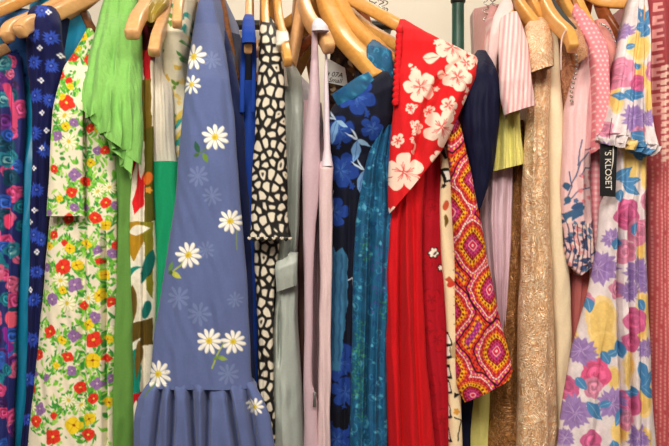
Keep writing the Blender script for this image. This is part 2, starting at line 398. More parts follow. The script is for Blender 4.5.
# ================================================================ prints
R0 = random.Random(5)
def foliage(f, n, cols, x0, y0, x1, y1, L=(3, 8), w=1.1, rnd=None, up=False):
    rnd = rnd or R0
    for i in range(n):
        a = (-PI / 2 + rnd.uniform(-.9, .9)) if up else rnd.uniform(0, 6.28)
        f.leaf(rnd.uniform(x0, x1), rnd.uniform(y0, y1), a, rnd.uniform(*L), w * rnd.uniform(.7, 1.4), rnd.choice(cols), bend=rnd.uniform(-.3, .3))
def print_meadow():
    rnd = random.Random(3)
    f = Fab(15, 20, 120, 448, (238, 228, 203))
    G = [(120, 195, 60), (90, 170, 60), (160, 215, 90), (60, 145, 60)]
    Rd, Yl, Pu, Da = (228, 58, 38), (240, 208, 40), (150, 112, 168), 'd'
    M = [(64,115,'d',8),(66,126,'y',5),(74,123,'p',5),(57,136,'p',6),(90,128,'r',5),(98,128,'y',5),(69,141,'d',8),(97,150,'p',5),(90,163,'y',5),(54,169,'r',5),(74,175,'p',7),(85,181,'r',6),(71,192,'r',6),(59,199,'y',4),(74,207,'p',5),(49,213,'p',4),(68,219,'r',6),(95,218,'r',7),(97,191,'d',6),(108,187,'d',6),(104,203,'r',6),(113,205,'p',5),(85,208,'p',4),
      (53,235,'r',5),(64,243,'r',4),(47,246,'y',5),(70,248,'y',6),(86,244,'y',6),(96,250,'p',5),(63,267,'r',9),(77,265,'y',6),(60,280,'d',8),(44,268,'p',5),(75,285,'p',8),(63,290,'y',5),(52,299,'p',7),(67,303,'d',9),(98,261,'r',4),(98,296,'y',7),(88,298,'d',7),(84,306,'r',5),(94,318,'p',7),(88,325,'y',6),(108,303,'r',6),(110,254,'p',6),(114,245,'r',6),(49,332,'r',7),(74,336,'p',7),(62,340,'y',5),
      (36,356,'r',6),(68,357,'r',6),(56,365,'y',4),(72,371,'p',6),(46,378,'p',4),(32,375,'p',4),(29,391,'r',5),(80,388,'r',7),(68,400,'d',7),(39,410,'p',7),(34,422,'r',7),(54,415,'r',4),(73,426,'y',10),(53,437,'r',9),(28,408,'d',6),(93,340,'r',9),(92,361,'y',9),(96,385,'p',7),(92,399,'r',6),(88,420,'y',7),(87,435,'r',7),(80,406,'d',6),(105,360,'r',5),(106,340,'y',5),(106,405,'y',6),
      (83,37,'y',5),(77,48,'y',4),(74,57,'r',5),(70,58,'r',4),(60,75,'r',5),(69,80,'r',4),(67,103,'r',9),(70,86,'y',4),(62,97,'y',4),(88,60,'r',5),(96,100,'y',5),(104,150,'r',5),(104,225,'y',6),(103,275,'y',6),(112,330,'d',6),(108,380,'p',5)]
    for x, y, k, r in M:
        for i in range(5):
            a = rnd.uniform(0, 6.28); d = r * rnd.uniform(.7, 1.7)
            cx, cy = x + d * math.cos(a), y + d * math.sin(a)
            if rnd.random() < .5:
                for j in range(4): f.leaf(cx, cy, -PI / 2 + rnd.uniform(-1, 1), rnd.uniform(5, 11), 1.1, rnd.choice(G), bend=rnd.uniform(-.3, .3))
            else:
                for j in range(6): f.ell(cx + rnd.uniform(-4, 4), cy + rnd.uniform(-4, 4), rnd.uniform(1.2, 2.2), rnd.uniform(.8, 1.5), rnd.uniform(0, 3), rnd.choice(G))
    foliage(f, 170, G, 82, 110, 112, 446, (5, 12), 1.3, rnd, up=True)
    foliage(f, 210, G, 22, 110, 85, 446, (4, 9), 1.2, rnd)
    for i in range(300): f.ell(rnd.uniform(22, 112), rnd.uniform(40, 460), rnd.uniform(.9, 1.8), rnd.uniform(.7, 1.2), rnd.uniform(0, 3), rnd.choice(G), .85)
    for x, y, k, r in M:
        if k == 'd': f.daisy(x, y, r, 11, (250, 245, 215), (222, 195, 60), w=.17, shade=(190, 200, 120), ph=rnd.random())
        else: f.poppy(x, y, r * .86, {'r': Rd, 'y': Yl, 'p': Pu}[k], {'r': (170, 30, 25), 'y': (190, 140, 20), 'p': (105, 75, 125)}[k], rnd.random() * 3, {'r': (245, 215, 90), 'y': (150, 70, 20), 'p': (215, 190, 190)}[k])
    return f
def print_navy_daisy():
    rnd = random.Random(4); f = Fab(15, 0, 65, 470, (16, 20, 72)); f.warp = 0.25
    for (x, y) in [(34,35),(50,38),(33,62),(51,66),(49,100),(34,95),(33,133),(44,150),(36,190),(33,235),(36,272),(33,300),(32,340),(27,380),(28,420),(41,240),(42,10)]:
        f.spray(x, y, 9, 15, (50, 82, 190), (36, 60, 160), rnd, .13); f.ell(x, y, 2.2, 2.4, 0, (26, 40, 120)); f.ell(x, y, 1.2, 1.2, 0, (90, 120, 215))
    for (x, y) in [(48,12),(40,48),(58,54),(40,80),(41,112),(41,148),(33,168),(46,130),(30,222),(36,252),(34,210),(30,290)]:
        f.blob(x, y, 2.2, 4, .35, (235, 235, 240)); f.ell(x, y, .7, .7, 0, (60, 70, 140))
    return f
def print_night_garden():
    rnd = random.Random(9); f = Fab(-20, 30, 30, 470, (38, 46, 110))
    cols = [(205, 70, 125), (30, 120, 140), (95, 40, 120), (45, 90, 180), (220, 100, 140), (20, 70, 95), (60, 30, 90)]
    for y in range(40, 460, 11):
        for k in range(3):
            x = rnd.uniform(-14, 22); c = rnd.choice(cols)
            f.rose(x, y + rnd.uniform(-5, 5), rnd.uniform(4, 7.5), c, tuple(v * .6 for v in c), tuple(min(255, v * 1.35 + 15) for v in c), rnd, 1.4)
    for (x, y) in [(4,63),(3,100),(6,160),(10,250)]: f.rose(x, y, 7, (40, 130, 150), (20, 60, 90), (150, 200, 200), rnd)
    f.stroke([(6, 85), (10, 100), (14, 125)], 6, (210, 70, 115)); f.stroke([(3, 330), (9, 350)], 5, (140, 40, 150)); f.ell(8, 222, 5, 8, 0, (235, 80, 130)); f.ell(9, 320, 5, 9, 0, (235, 95, 120))
    return f
def print_blue_sketch():
    rnd = random.Random(12); f = Fab(-20, 0, 35, 120, (62, 110, 175)); f.wash(.12, 14, 3)
    for i in range(26): f.blob(rnd.uniform(-18, 30), rnd.uniform(4, 110), rnd.uniform(2, 5), 5, .25, rnd.choice([(30, 60, 130), (120, 180, 215), (70, 150, 195), (20, 40, 100)]))
    return f
def print_bold():
    f = Fab(120, 0, 160, 470, (238, 230, 208)); f.warp = 0.25
    f.poly([(120,0),(160,0),(160,60),(120,60)], (96, 22, 34)); f.poly([(142,50),(150,50),(150,82),(144,84)], (190, 25, 35)); f.poly([(134,55),(141,55),(143,140),(134,140)], (25, 60, 45))
    f.poly([(141,80),(150,78),(151,150),(142,140)], (120, 95, 30)); f.leaf(138,92,PI/2,28,4,(20,110,110)); f.poly([(130,125),(138,128),(136,165),(128,190)], (105, 60, 30))
    f.poly([(131,152),(139,143),(144,165),(143,205),(134,215),(129,190)], (222, 32, 38)); f.leaf(137,160,PI/2+.15,52,3,(245,235,215)); f.leaf(141,150,PI/2,30,3,(245,238,220))
    f.poly([(143,130),(153,125),(153,220),(144,225)], (92, 88, 25)); f.ell(147,178,4,7,.3,(235,120,40)); f.blob(148,190,3,5,.2,(235,160,60))
    f.poly([(126,222),(140,222),(144,240),(134,262),(126,250)], (180,135,30)); f.poly([(140,222),(152,222),(152,300),(146,290),(144,245)], (130,125,30))
    f.leaf(128,232,-.2,22,5,(245,238,220)); f.leaf(128,262,.7,16,5,(245,238,220)); f.leaf(126,275,-.35,22,5,(20,135,120)); f.leaf(128,285,-.9,24,4,(245,238,220))
    f.ell(147,268,5,9,.2,(40,45,35)); f.leaf(152,250,PI/2+.3,36,5,(15,100,90)); f.leaf(132,285,PI/2,40,5,(110,85,25)); f.leaf(143,295,PI/2,34,4.5,(235,228,205)); f.ell(131,305,4,14,.1,(95,75,30))
    f.poly([(126,325),(152,318),(152,345),(126,348)], (95, 75, 25)); f.leaf(130,352,-.9,18,4,(245,240,225)); f.poly([(130,352),(142,345),(140,395),(130,392)], (20,135,115)); f.leaf(140,340,PI/2+.1,40,4,(120,90,35)); f.ell(146,310,4,9,.2,(20,110,100))
    f.poly([(125,395),(155,390),(155,450),(125,450)], (185,25,35)); f.leaf(136,400,PI/2,34,4,(240,232,214)); f.leaf(146,412,PI/2+.2,30,4,(20,120,100)); f.leaf(130,455,1.2,40,6,(20,120,110))
    f.wash(.05, 16, 2)
    return f
def print_leafy():
    rnd = random.Random(2); f = Fab(145, -10, 195, 260, (236, 228, 202))
    for i in range(62):
        x, y = rnd.uniform(148, 190), rnd.uniform(-8, 250)
        c = rnd.choice([(95, 155, 85), (50, 150, 140), (225, 190, 90), (235, 205, 120), (110, 150, 60)])
        for j in range(3): f.leaf(x, y, rnd.uniform(0, 6.28), rnd.uniform(4, 8), 1.8, c)
    for y in range(120, 250, 18): f.stroke([(176, y), (186, y - 12)], 4, (225, 195, 90)); f.stroke([(174, y + 8), (186, y - 4)], 3, (60, 160, 160))
    return f
def print_daisies():
    f = Fab(120, -10, 290, 500, (94, 108, 156)); f.warp = 0.15; f.wash(.02, 60, 4)
    gh = (112, 127, 172)
    for (x, y, r) in [(198,176,11),(212,196,10),(178,298,12),(199,314,12),(228,374,11),(212,60,9),(206,250,9),(235,300,8)]: f.daisy(x, y, r, 9, gh, gh, w=.19, ph=x)
    # leaf sprigs
    g1, g2 = (92, 130, 60), (170, 185, 80)
    f.stroke([(213,141),(206,149),(198,154)], 1.3, (90,125,70)); f.leaf(199,153,-1.9,13,2.6,(45,90,70)); f.leaf(203,153,1.1,11,2.8,(110,145,60)); f.leaf(199,154,2.7,6,2,(70,105,55))
    f.stroke([(186,258),(180,266),(170,273)], 1.5, g2); f.leaf(170,272,.55,13,2.7,(190,195,80)); f.leaf(168,272,-1.2,11,2.4,(105,150,75)); f.leaf(172,272,2.8,6,2,(70,100,60))
    f.stroke([(224,343),(217,355),(212,368)], 1.5, g2); f.leaf(217,357,.25,11,2.4,(140,165,75)); f.leaf(213,360,-.5,9,1.6,(110,145,70)); f.stroke([(158,380),(146,393),(144,398)], 1.3, g1); f.stroke([(236,225),(236,250)], 1.1, (120,140,90))
    for (x, y, r, n, p) in [(193,56,13,9,.5),(191,84,10,8,.2),(215,137,13,10,.3),(230,221,12,10,.8),(188,255,13,10,.1),(209,341,13,10,.6),(233,342,12,10,.2),(157,375,13.5,10,.35),(254,408,9,9,0),(165,372,2,5,0)]:
        f.daisy(x, y, r, n, (250, 246, 236), (228, 205, 70), ph=p, w=.19, shade=(196, 196, 190))
        f.ell(x - .6, y + .4, r * .13, r * .13, 0, (205, 175, 50))
    return f
def print_pebble():
    rnd = np.random.RandomState(7); f = Fab(240, 10, 300, 480, (20, 17, 16)); f.warp = 0.3
    pts = []
    y = 8
    row = 0
    while y < 485:
        for x in np.arange(238 + (row % 2) * 4, 302, 8): pts.append((x + rnd.uniform(-2.6, 2.6), y + rnd.uniform(-4.4, 4.4), rnd.rand()))
        y += 10.5; row += 1
    pts = np.array(pts); X, Y = f.grid(); sh = X.shape; xf = X.ravel(); yf = Y.ravel()
    d1 = np.full(xf.shape, 1e9); d2 = d1.copy(); idx = np.zeros(xf.shape, int)
    for i, (px, py, q) in enumerate(pts):
        d = np.hypot(xf - px, (yf - py) * .82)
        b = d < d1; d2 = np.where(b, d1, np.minimum(d2, d)); idx = np.where(b, i, idx); d1 = np.where(b, d, d1)
    e = ((d2 - d1) / 2).reshape(sh)
    inner = np.clip((e - .95) * 2, 0, 1)
    hollow = pts[idx, 2].reshape(sh)
    f.put(slice(None), inner, (222, 212, 192))
    f.put(slice(None), np.where((hollow > .8), np.clip((e - 2.7) * 2, 0, 1), 0), (70, 62, 56))
    return f
def print_hawaii_black():
    f = Fab(320, 60, 400, 480, (15, 19, 38)); rnd = random.Random(6)
    b1, b2, b3 = (32, 66, 148), (66, 108, 180), (14, 26, 66)
    for (x, y, r, a) in [(357,96,19,.3),(340,130,15,.9),(341,170,18,.2),(334,212,15,1.2),(338,362,20,.3),(345,392,15,.9),(336,440,19,.4),(372,128,12,.1)]: f.hib(x, y, r, a, b1, b2, True, b3)
    for (x, y) in [(358,140),(364,170),(336,120)]:
        f.leaf(x, y, PI / 2 + .2, 24, 4.5, (120, 165, 215), (60, 100, 170)); f.leaf(x, y, .5, 14, 2.6, (150, 190, 225)); f.leaf(x, y, -2.6, 16, 1.2, (190, 210, 230)); f.leaf(x, y, -2.1, 15, 1.0, (190, 210, 230))
    f.poly([(326,252),(333,246),(336,252),(342,248),(348,256),(348,300),(344,335),(340,370),(326,372)], (56, 112, 150))
    for x in (331, 336, 342): f.stroke([(x, 255), (x - 2, 300), (x - 3, 360)], 2.2, (40, 88, 130))
    f.stroke([(333,190),(331,240)], 1, (220,225,235)); f.stroke([(348,280),(352,278),(353,286)], 1, (220, 225, 235)); f.blob(342,420,9,5,.2,(12,14,26));
    f.wash(.08, 20, 8)
    return f
def print_paisley(seed=1, base=(24, 88, 126)):
    rnd = random.Random(seed); f = Fab(325, 30, 405, 480, base); f.wash(.16, 18, seed)
    for i in range(520):
        x, y = rnd.uniform(326, 402), rnd.uniform(32, 470); r = rnd.uniform(2, 5); a = rnd.uniform(0, 6.28)
        c = rnd.choice([(48, 128, 168), (64, 142, 176), (18, 60, 110), (40, 120, 165), (30, 75, 130)])
        t = np.linspace(0, 5, 12); f.stroke([(x + r * (1 - q / 6.5) * math.cos(a + q), y + r * 1.2 * (1 - q / 6.5) * math.sin(a + q)) for q in t], rnd.uniform(.7, 1.2), c, .8)
        if i % 4 == 0: f.leaf(x, y, a, r * 1.4, 1.5, (80, 165, 195))
    for x, y0, y1 in ((366, 238, 262), (361, 320, 420), (384, 300, 320), (357, 350, 400)):
        for k in range(int((y1 - y0) * 1.6)): f.ell(x + rnd.uniform(-5, 5), rnd.uniform(y0, y1), 1, .7, 0, rnd.choice([(58, 140, 100), (80, 160, 108), (40, 120, 105)]), .6)
    for k in range(26): f.ell(rnd.uniform(370, 388), rnd.uniform(240, 320), 1.4, .9, rnd.random(), (85, 65, 140), .7)
    return f
def print_hibiscus():
    f = Fab(380, 10, 500, 240, (212, 28, 34)); rnd = random.Random(8)
    w, v = (246, 214, 196), (214, 66, 66)
    f.leaf(423,58,-.05,17,5.5,w,(226,60,60)); f.leaf(437,75,-.2,10,3.5,w,v); f.leaf(384,180,.1,15,4,w,v); f.leaf(408,64,.1,5,2,w); f.leaf(448,80,.9,10,3,w,v)
    for (x, y, r, a) in [(470,100,7,.3),(430,110,6,.9),(398,140,7,.2),(414,196,7,.6),(410,108,5,.4)]: f.hib(x, y, r, a, w, v, False)
    for (x, y, r, a) in [(452,47,15,.25),(420,86,15,-.7),(458,76,14,.2),(466,62,8,.7),(442,128,17,.15),(404,172,18,-.35),(440,160,9,.8),(449,105,8,.2),(417,127,6,1.0),(392,216,9,.2),(478,54,9,1.2)]: f.hib(x, y, r * 1.1, a, w, v)
    f.blob(437,42,3,5,.35,w); f.stroke([(437,43),(446,46)],1,w); f.blob(414,70,3,5,.35,w); f.stroke([(414,71),(418,80)],1,w); f.stroke([(414,150),(416,143)],2,w)
    for k in range(8): f.leaf(rnd.uniform(412, 418), 108 + k * 6, rnd.uniform(0, 6), 5, 2, w, v)
    return f
def print_red_outline():
    f = Fab(410, 140, 465, 480, (172, 16, 34)); rnd = random.Random(2); d = (142, 12, 26)
    for (x, y, r) in [(423,262,9),(432,300,11),(426,330,10),(438,340,11),(430,385,10),(442,420,11),(432,208,8)]:
        f.hib(x, y, r, rnd.random() * 3, (178, 16, 32), d, False, d)
    f.blob(434,253,5.5,6,.2,(20,14,14)); f.blob(434,253,4.4,6,.2,(248,240,225)); f.leaf(434,256,-1,6,1,(60,30,30)); f.blob(441,268,3.4,6,.25,(20,14,14)); f.blob(441,268,2.4,6,.25,(248,240,225))
    return f
def print_cream_edge():
    f = Fab(435, 120, 470, 480, (238, 216, 176)); k = (28, 20, 16)
    for y in (128,150,175,340,352,372,388,412,436): f.poly([(440,y-5),(449,y-8),(451,y),(453,y+6),(444,y+9)], k); f.poly([(444,y-3),(449,y-5),(451,y+4),(446,y+6)], (250,244,230))
    f.blob(444,186,2,5,.2,k); f.blob(449,280,3,4,.2,(190,80,50)); f.ell(451,284,5,3,-.5,(200,60,40)); f.ell(455,350,4,9,.1,(185,160,120)); f.poly([(455,392),(461,394),(455,398)],k); f.stroke([(455,418),(461,421),(458,440)],1.2,k)
    for y in range(225,330,9): f.ell(454,y,.6,.6,0,(150,110,70))
    f.ell(446,205,3,5,0,(196,84,50)); f.leaf(446,214,PI/2,14,2,(110,80,30)); f.blob(457,412,3,5,.2,(215,150,60))
    return f
def print_mandala():
    f = Fab(440, 95, 525, 415, (150, 22, 52)); f.warp = 0.6; X, Y = f.grid()
    cs = [(473, 246), (452, 312), (497, 352), (474, 180), (452, 120), (473, 396), (520, 300), (452, 372), (452, 212), (490, 290)]
    ang = -.42
    best = np.full(X.shape, 1e9); T = np.zeros(X.shape)
    for (cx, cy) in cs:
        u = (X - cx) * math.cos(ang) + (Y - cy) * math.sin(ang); v = -(X - cx) * math.sin(ang) + (Y - cy) * math.cos(ang)
        d = (np.abs(u) ** 3 + np.abs(v) ** 3) ** (1 / 3) if True else 0
        d = np.abs(u * .9) ** 1.6 + np.abs(v * .75) ** 1.6; d = d ** (1 / 1.6)
        uu = (X - cx) * 1.15; vv = (Y - cy) * .82; d = (np.abs(uu) ** 1.25 + np.abs(vv) ** 1.25) ** (1 / 1.25)
        if (cx, cy) == (473, 396): d = np.hypot(X - cx, Y - cy) * 1.05 + 2
        b = d < best; best = np.where(b, d, best); T = np.where(b, np.arctan2(vv, uu), T)
    bands = [(0, 1.6, (250, 225, 215)), (1.6, 4, (215, 40, 80)), (4, 5, (250, 200, 190)), (5, 8.5, (205, 60, 120)), (8.5, 12, (128, 18, 40)), (12, 15.5, (248, 190, 40)), (15.5, 18, (235, 130, 30)), (18, 21.5, (168, 28, 48)), (21.5, 23, (250, 225, 205)), (23, 26.5, (200, 50, 110)), (26.5, 28, (40, 14, 22)), (28, 31, (222, 60, 40)), (31, 34, (238, 160, 40)), (34, 38, (140, 40, 120)), (38, 40, (120, 20, 40)), (40, 44, (214, 96, 50)), (44, 99, (140, 30, 60))]
    for a, b, c in bands: f.put(slice(None), np.clip(np.minimum(best - a, b - best) * 2 + .5, 0, 1), c)
    def dots(r, w, n, c):
        q = np.abs(((T * n / (2 * PI)) % 1) - .5) * 2 * PI * np.maximum(best, 4) / n
        m = np.clip((w - np.hypot(best - r, q)) * 2, 0, 1); f.put(slice(None), m, c)
    dots(10, 1.3, 16, (214, 60, 90)); dots(13.8, 1.5, 20, (120, 40, 25)); dots(16.8, 1.1, 28, (150, 30, 40)); dots(19.8, 1.5, 22, (222, 70, 60)); dots(6.6, 1.2, 10, (110, 30, 90)); dots(24.8, 1.4, 28, (248, 190, 60)); dots(29.5, 1.3, 34, (130, 20, 40)); dots(32.5, 1.4, 36, (120, 30, 30)); dots(36, 1.5, 36, (222, 80, 130)); dots(22.2, .6, 44, (40, 14, 20))
    return f
def print_watercolour():
    rnd = random.Random(21); f = Fab(550, -20, 680, 480, (228, 216, 218)); f.wash(.04, 26, 5)
    Y_, Pk, Mg, Pu, Bl = (230, 194, 112), (212, 136, 166), (204, 98, 146), (146, 116, 178), (76, 134, 184)
    def yel(x, y, rx, ry): f.ell(x, y, rx, ry, 0, (243, 208, 128), .8); f.ell(x, y, rx * .75, ry * .8, .1, Y_, .9)
    for a in [(640,45,12,16),(641,75,11,14),(652,95,5,24),(618,100,6,14),(622,30,6,6),(632,160,9,22),(647,170,6,20),(603,322,15,26),(605,345,14,14),(645,318,9,28),(630,368,6,22),(615,378,7,12),(648,400,9,20),(620,432,9,14),(645,440,10,12),(575,340,8,10),(643,250,5,14),(660,320,6,30)]: yel(*a)
    for (x, y, r, c) in [(622,72,14,Pk),(638,84,8,Mg),(655,70,8,Pk),(628,214,13,Mg),(641,232,12,Pk),(627,252,10,Pk),(637,322,12,Mg),(597,374,14,(226,92,140)),(594,388,9,Pk),(571,390,10,Mg),(632,342,9,Mg),(631,405,13,Mg),(628,420,9,Pk),(592,442,10,Mg),(618,290,8,Pk),(650,200,8,Pk),(606,128,8,Pk),(590,300,6,Pk),(640,130,7,Pk)]: f.rose(x, y, r, c, tuple(v * .82 for v in c), tuple(min(255, v * 1.12 + 18) for v in c), rnd, 1.15)
    for (x, y, r) in [(634,118,13),(624,28,11),(601,268,19),(640,272,15),(630,292,12),(583,352,16),(576,414,18),(613,404,16),(650,350,11),(641,440,13),(650,118,9),(612,238,9),(650,285,10),(600,460,10),(567,440,10),(606,150,9)]: f.spray(x, y, r * 1.12, 15, (158, 130, 188), Pu, rnd, .2); f.spray(x, y, r * .7, 9, Pu, (202, 182, 220), rnd, .2)
    def bleaf(x, y, a, L, w): f.leaf(x, y, a, L, w, Bl, (150, 190, 222))
    f.wash(.05, 9, 7)
    for (x, y, a, L, w) in [(648,22,-2.2,18,6),(646,24,-1.2,18,6),(650,26,3.0,16,5),(650,26,2.2,14,5),(628,47,-.3,8,3.5),(637,62,1.1,8,3),(626,92,.2,20,5),(626,92,.9,13,4),(626,98,3.6,12,4),(645,140,3.7,16,5),(638,142,.9,16,5),(634,150,.8,14,5),(617,180,-.7,20,6),(620,182,-.1,22,4),(622,184,.5,22,4.5),(620,190,1.5,12,4),(590,298,1.4,16,5),(622,238,2.2,14,5),(640,300,1.0,14,4),(603,352,1.1,15,5),(608,355,-.4,12,4),(579,378,1.0,15,5),(588,402,.9,24,6),(600,408,-.5,14,4),(618,340,1.3,20,5),(640,362,1.1,28,6),(642,392,-.9,24,6),(645,388,.7,20,5),(640,395,3.4,16,5),(622,408,1.9,20,4),(655,150,2.8,18,4),(612,440,1.3,18,5),(655,230,1.5,18,5),(636,222,1.6,14,3)]: bleaf(x, y, a, L, w)
    return f
def print_branches():
    f = Fab(555, 25, 610, 290, (232, 192, 194)); f.warp = 0.3; rnd = random.Random(5); b = (70, 84, 122)
    for x in range(556, 610, 5): f.stroke([(x, 25), (x + 1, 290)], 1.4, (240, 206, 206), .5)
    for p in ([(568,190),(577,176),(580,162),(590,152)], [(570,200),(580,190),(592,187)], [(580,176),(586,168),(596,168)], [(566,205),(572,186),(570,172)], [(578,165),(582,140)], [(586,150),(592,148),(597,146)]): f.stroke(p, 1.1, b)
    for i in range(12): f.blob(rnd.uniform(567, 592), rnd.uniform(172, 205), 2.1, 5, .2, rnd.choice([(225, 130, 140), (90, 110, 150), (235, 205, 205)]))
    for (x, y, a) in [(566,182,1.2),(570,196,1.9),(577,210,-.4),(566,215,0)]: f.leaf(x, y, a, 9, 3, (60, 96, 130))
    f.poly([(564,214),(581,206),(584,214),(568,224)], (66, 100, 138)); 
    f.ell(577,206,6,3,-.4,(60,90,130))
    for i in range(120):
        x, y = rnd.uniform(562, 600), 222 + 56 * rnd.random(); f.leaf(x, y, rnd.uniform(0, 6.28), rnd.uniform(4, 9), 2, rnd.choice([(62, 80, 120), (235, 205, 195), (222, 150, 150), (60, 66, 96), (240, 215, 205), (90, 120, 150)]))
    for i in range(9): f.stroke([(564 + i * 4.5, 224), (568 + i * 4, 250), (563 + i * 4.6, 276)], .9, (50, 44, 66))
    return f
def print_dots(bg=(236, 140, 152), fg=(250, 214, 210), st=4.6):
    f = Fab(565, -5, 620, 165, bg); f.warp = 0.1
    for j in range(40):
        for i in range(14): f.ell(566 + i * st + (j % 2) * st / 2, -4 + j * st, 1.05, 1.05, 0, fg)
    return f
def print_gingham():
    f = Fab(565, 130, 612, 480, (240, 196, 196)); f.warp = 0; X, Y = f.grid()
    f.put(slice(None), ((X // 2.5) % 2) * .45, (222, 110, 130)); f.put(slice(None), ((Y // 3) % 2) * .45, (222, 110, 130)); return f
def print_stripes():
    f = Fab(470, -12, 545, 190, (238, 206, 204)); f.warp = 0; X, Y = f.grid()
    f.put(slice(None), np.clip(np.cos((X + .06 * Y) * 2 * PI / 4.6) * 1.5, 0, 1) * .8, (226, 156, 164)); f.put(slice(None), np.clip(np.cos((X + .06 * Y) * 2 * PI / 4.6 + PI) * 4 - 2.6, 0, 1) * .6, (250, 232, 224)); return f
def print_basket():
    rnd = random.Random(3); f = Fab(640, -15, 700, 480, (186, 78, 84)); f.warp = 0; X, Y = f.grid()
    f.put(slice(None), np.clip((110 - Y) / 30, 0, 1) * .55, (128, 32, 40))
    for i, x in enumerate(np.arange(652, 690, 3.4)):
        for j in range(90):
            y = 140 + j * 4.0 + (i % 2) * 2
            if rnd.random() < .9: f.stroke([(x, y), (x, y + 1.7)], 1.4, (228, 168, 158), .75)
    for j in range(9):
        y = 2 + j * 13
        f.poly([(655,y),(663,y),(663,y+3.5),(659,y+3.5),(659,y+6.5),(664,y+6.5),(664,y+9),(655,y+9)], (222, 150, 146))
    for j in range(14):
        y = 66 + j * 7
        f.poly([(662,y),(672,y-2),(672,y+1),(666,y+2.5),(666,y+5),(661,y+5)], (240, 196, 182))
    return f
def print_sketchy():
    rnd = random.Random(31); f = Fab(320, 35, 360, 120, (62, 42, 36))
    for i in range(30): f.leaf(rnd.uniform(322, 356), rnd.uniform(38, 110), rnd.uniform(0, 6.28), rnd.uniform(5, 11), 2.0, rnd.choice([(150, 125, 95), (30, 22, 20), (190, 170, 140), (95, 70, 45)]))
    return f
# ================================================================ materials
M_cot = cloth('printed cotton', .9, .25, 900, sheen=.02); M_knit = cloth('crinkled chiffon', .85, .3, 700, wrinkle=.9)
M_satin = cloth('satin', .36, .08, 1200, sheen=.1, spec=.5, wrinkle=.25); M_jersey = cloth('smooth jersey', .75, .15, 1000, sheen=.03, wrinkle=.15)
M_velvet = cloth('velvet', .7, .2, 500, sheen=.0, wrinkle=.7); M_linen = cloth('linen voile', .9, .5, 1100, wrinkle=.25)
M_silk = cloth('printed silk', .65, .15, 1000, sheen=.02, spec=.25, wrinkle=.3); M_rough = cloth('woven brocade', .55, .6, 500, spec=.4)
M_gold = sequin_mat('gold sequins', (206, 138, 80), (255, 246, 222)); M_bronze_shaded = sequin_mat('shaded bronze sequins', (104, 64, 30), (196, 142, 86))  # the bronze pair has shade mixed into its tones
M_peach = sequin_mat('peach sequins', (170, 100, 66), (240, 190, 150), 500)
W_light = wood_mat('varnished beech', (222, 166, 108), (238, 186, 128)); W_mid = wood_mat('varnished honey wood', (216, 154, 74), (232, 172, 90))
W_dark = wood_mat('walnut stained wood', (96, 58, 32), (134, 84, 48)); W_red = wood_mat('reddish wood', (120, 60, 30), (160, 86, 44))
M_steel = plain_mat('brushed steel', (170, 168, 162), .3, 1.0); M_dark = plain_mat('dark rack steel', (58, 56, 50), .45, .6)
M_green = plain_mat('green enamel', (62, 108, 92), .35, 0, scale=14, c2=(44, 84, 72)); M_black = plain_mat('black card', (16, 14, 16), .35)
M_paper = plain_mat('white paper', (222, 222, 218), .8); M_ink = plain_mat('ink', (24, 24, 34), .7); M_foam = plain_mat('grey foam', (66, 70, 68), .95, scale=60)
M_white = plain_mat('white lettering', (235, 228, 215), .6); M_crystal = plain_mat('pale wire', (200, 196, 190), .25, .8)

# ================================================================ setting
XW = 3.2
o = box('wall_back', (-XW, 1.05, 0), (XW, 1.15, 2.8), plain_mat('cream plaster', (236, 228, 212), .9, scale=3, c2=(228, 219, 202)), bev=0); o['kind'] = 'structure'
o = box('floor', (-XW, -3.2, -.1), (XW, 1.15, 0), wood_mat('floor boards', (112, 78, 48), (142, 102, 66), .4), bev=0); o['kind'] = 'structure'
o = box('ceiling', (-XW, -3.2, 2.8), (XW, 1.15, 2.9), plain_mat('white ceiling', (236, 232, 224), .9), bev=0); o['kind'] = 'structure'
o = box('baseboard_back', (-XW, 1.03, 0), (XW, 1.05, .12), plain_mat('white gloss paint', (226, 220, 208), .4)); o['kind'] = 'structure'

RAIL_Y, RAIL_Z = .26, 1.895
def tube(name, path, r, mat, parent=None, n=12, sub=5):
    return sweep(name, path, [(2 * r / K, 2 * r / K)], mat, parent, side=(0, 1, 0) if abs(path[0][0] - path[-1][0]) > .02 else (1, 0, 0), n=n, sq=2, world=True, sub=sub)
rk = thing('clothes_rack', 'long chrome clothes rack whose rail runs above the picture and carries every garment in front', 'clothes rack')
tube('rail', [(-1.62, RAIL_Y, RAIL_Z), (0, RAIL_Y, RAIL_Z), (1.62, RAIL_Y, RAIL_Z)], .013, M_steel, rk)
for s in (-1, 1):
    tube('upright', [(s * 1.6, RAIL_Y, .03), (s * 1.6, RAIL_Y, 1), (s * 1.6, RAIL_Y, RAIL_Z - .008)], .014, M_steel, rk)
    tube('foot', [(s * 1.6, RAIL_Y - .25, .016), (s * 1.6, RAIL_Y, .03), (s * 1.6, RAIL_Y + .25, .016)], .014, M_steel, rk)
x0, y_, z0 = P(150, 25, .55); x1 = P(398, 25, .55)[0]
wr_ = thing('wall_rail', 'dark metal rail fixed to the wall behind the royal blue dress', 'rail')
tube('rail', [(x0, .55, z0), ((x0 + x1) / 2, .55, z0), (x1, .55, z0)], .0115, M_dark, wr_)
for xx in (x0 + .02, x1 - .02): tube('bracket', [(xx, .55, z0), (xx, .8, z0), (xx, 1.049, z0)], .009, M_dark, wr_)
px_, _, _ = P(458, 20, .5)
gp = thing('rack_post', 'green enamelled metal post rising behind the red hibiscus top', 'post')
tube('post', [(px_, .5, .01), (px_, .5, 1.2), (px_, .5, 2.799)], .0135, M_green, gp, 20)
tube('base_plate', [(px_, .5, .001), (px_, .5, .004), (px_, .5, .008)], .05, M_green, gp, 20)
tube('collar', [(px_, .5, 1.835), (px_, .5, 1.845), (px_, .5, 1.855)], .0165, M_dark, gp, 20)

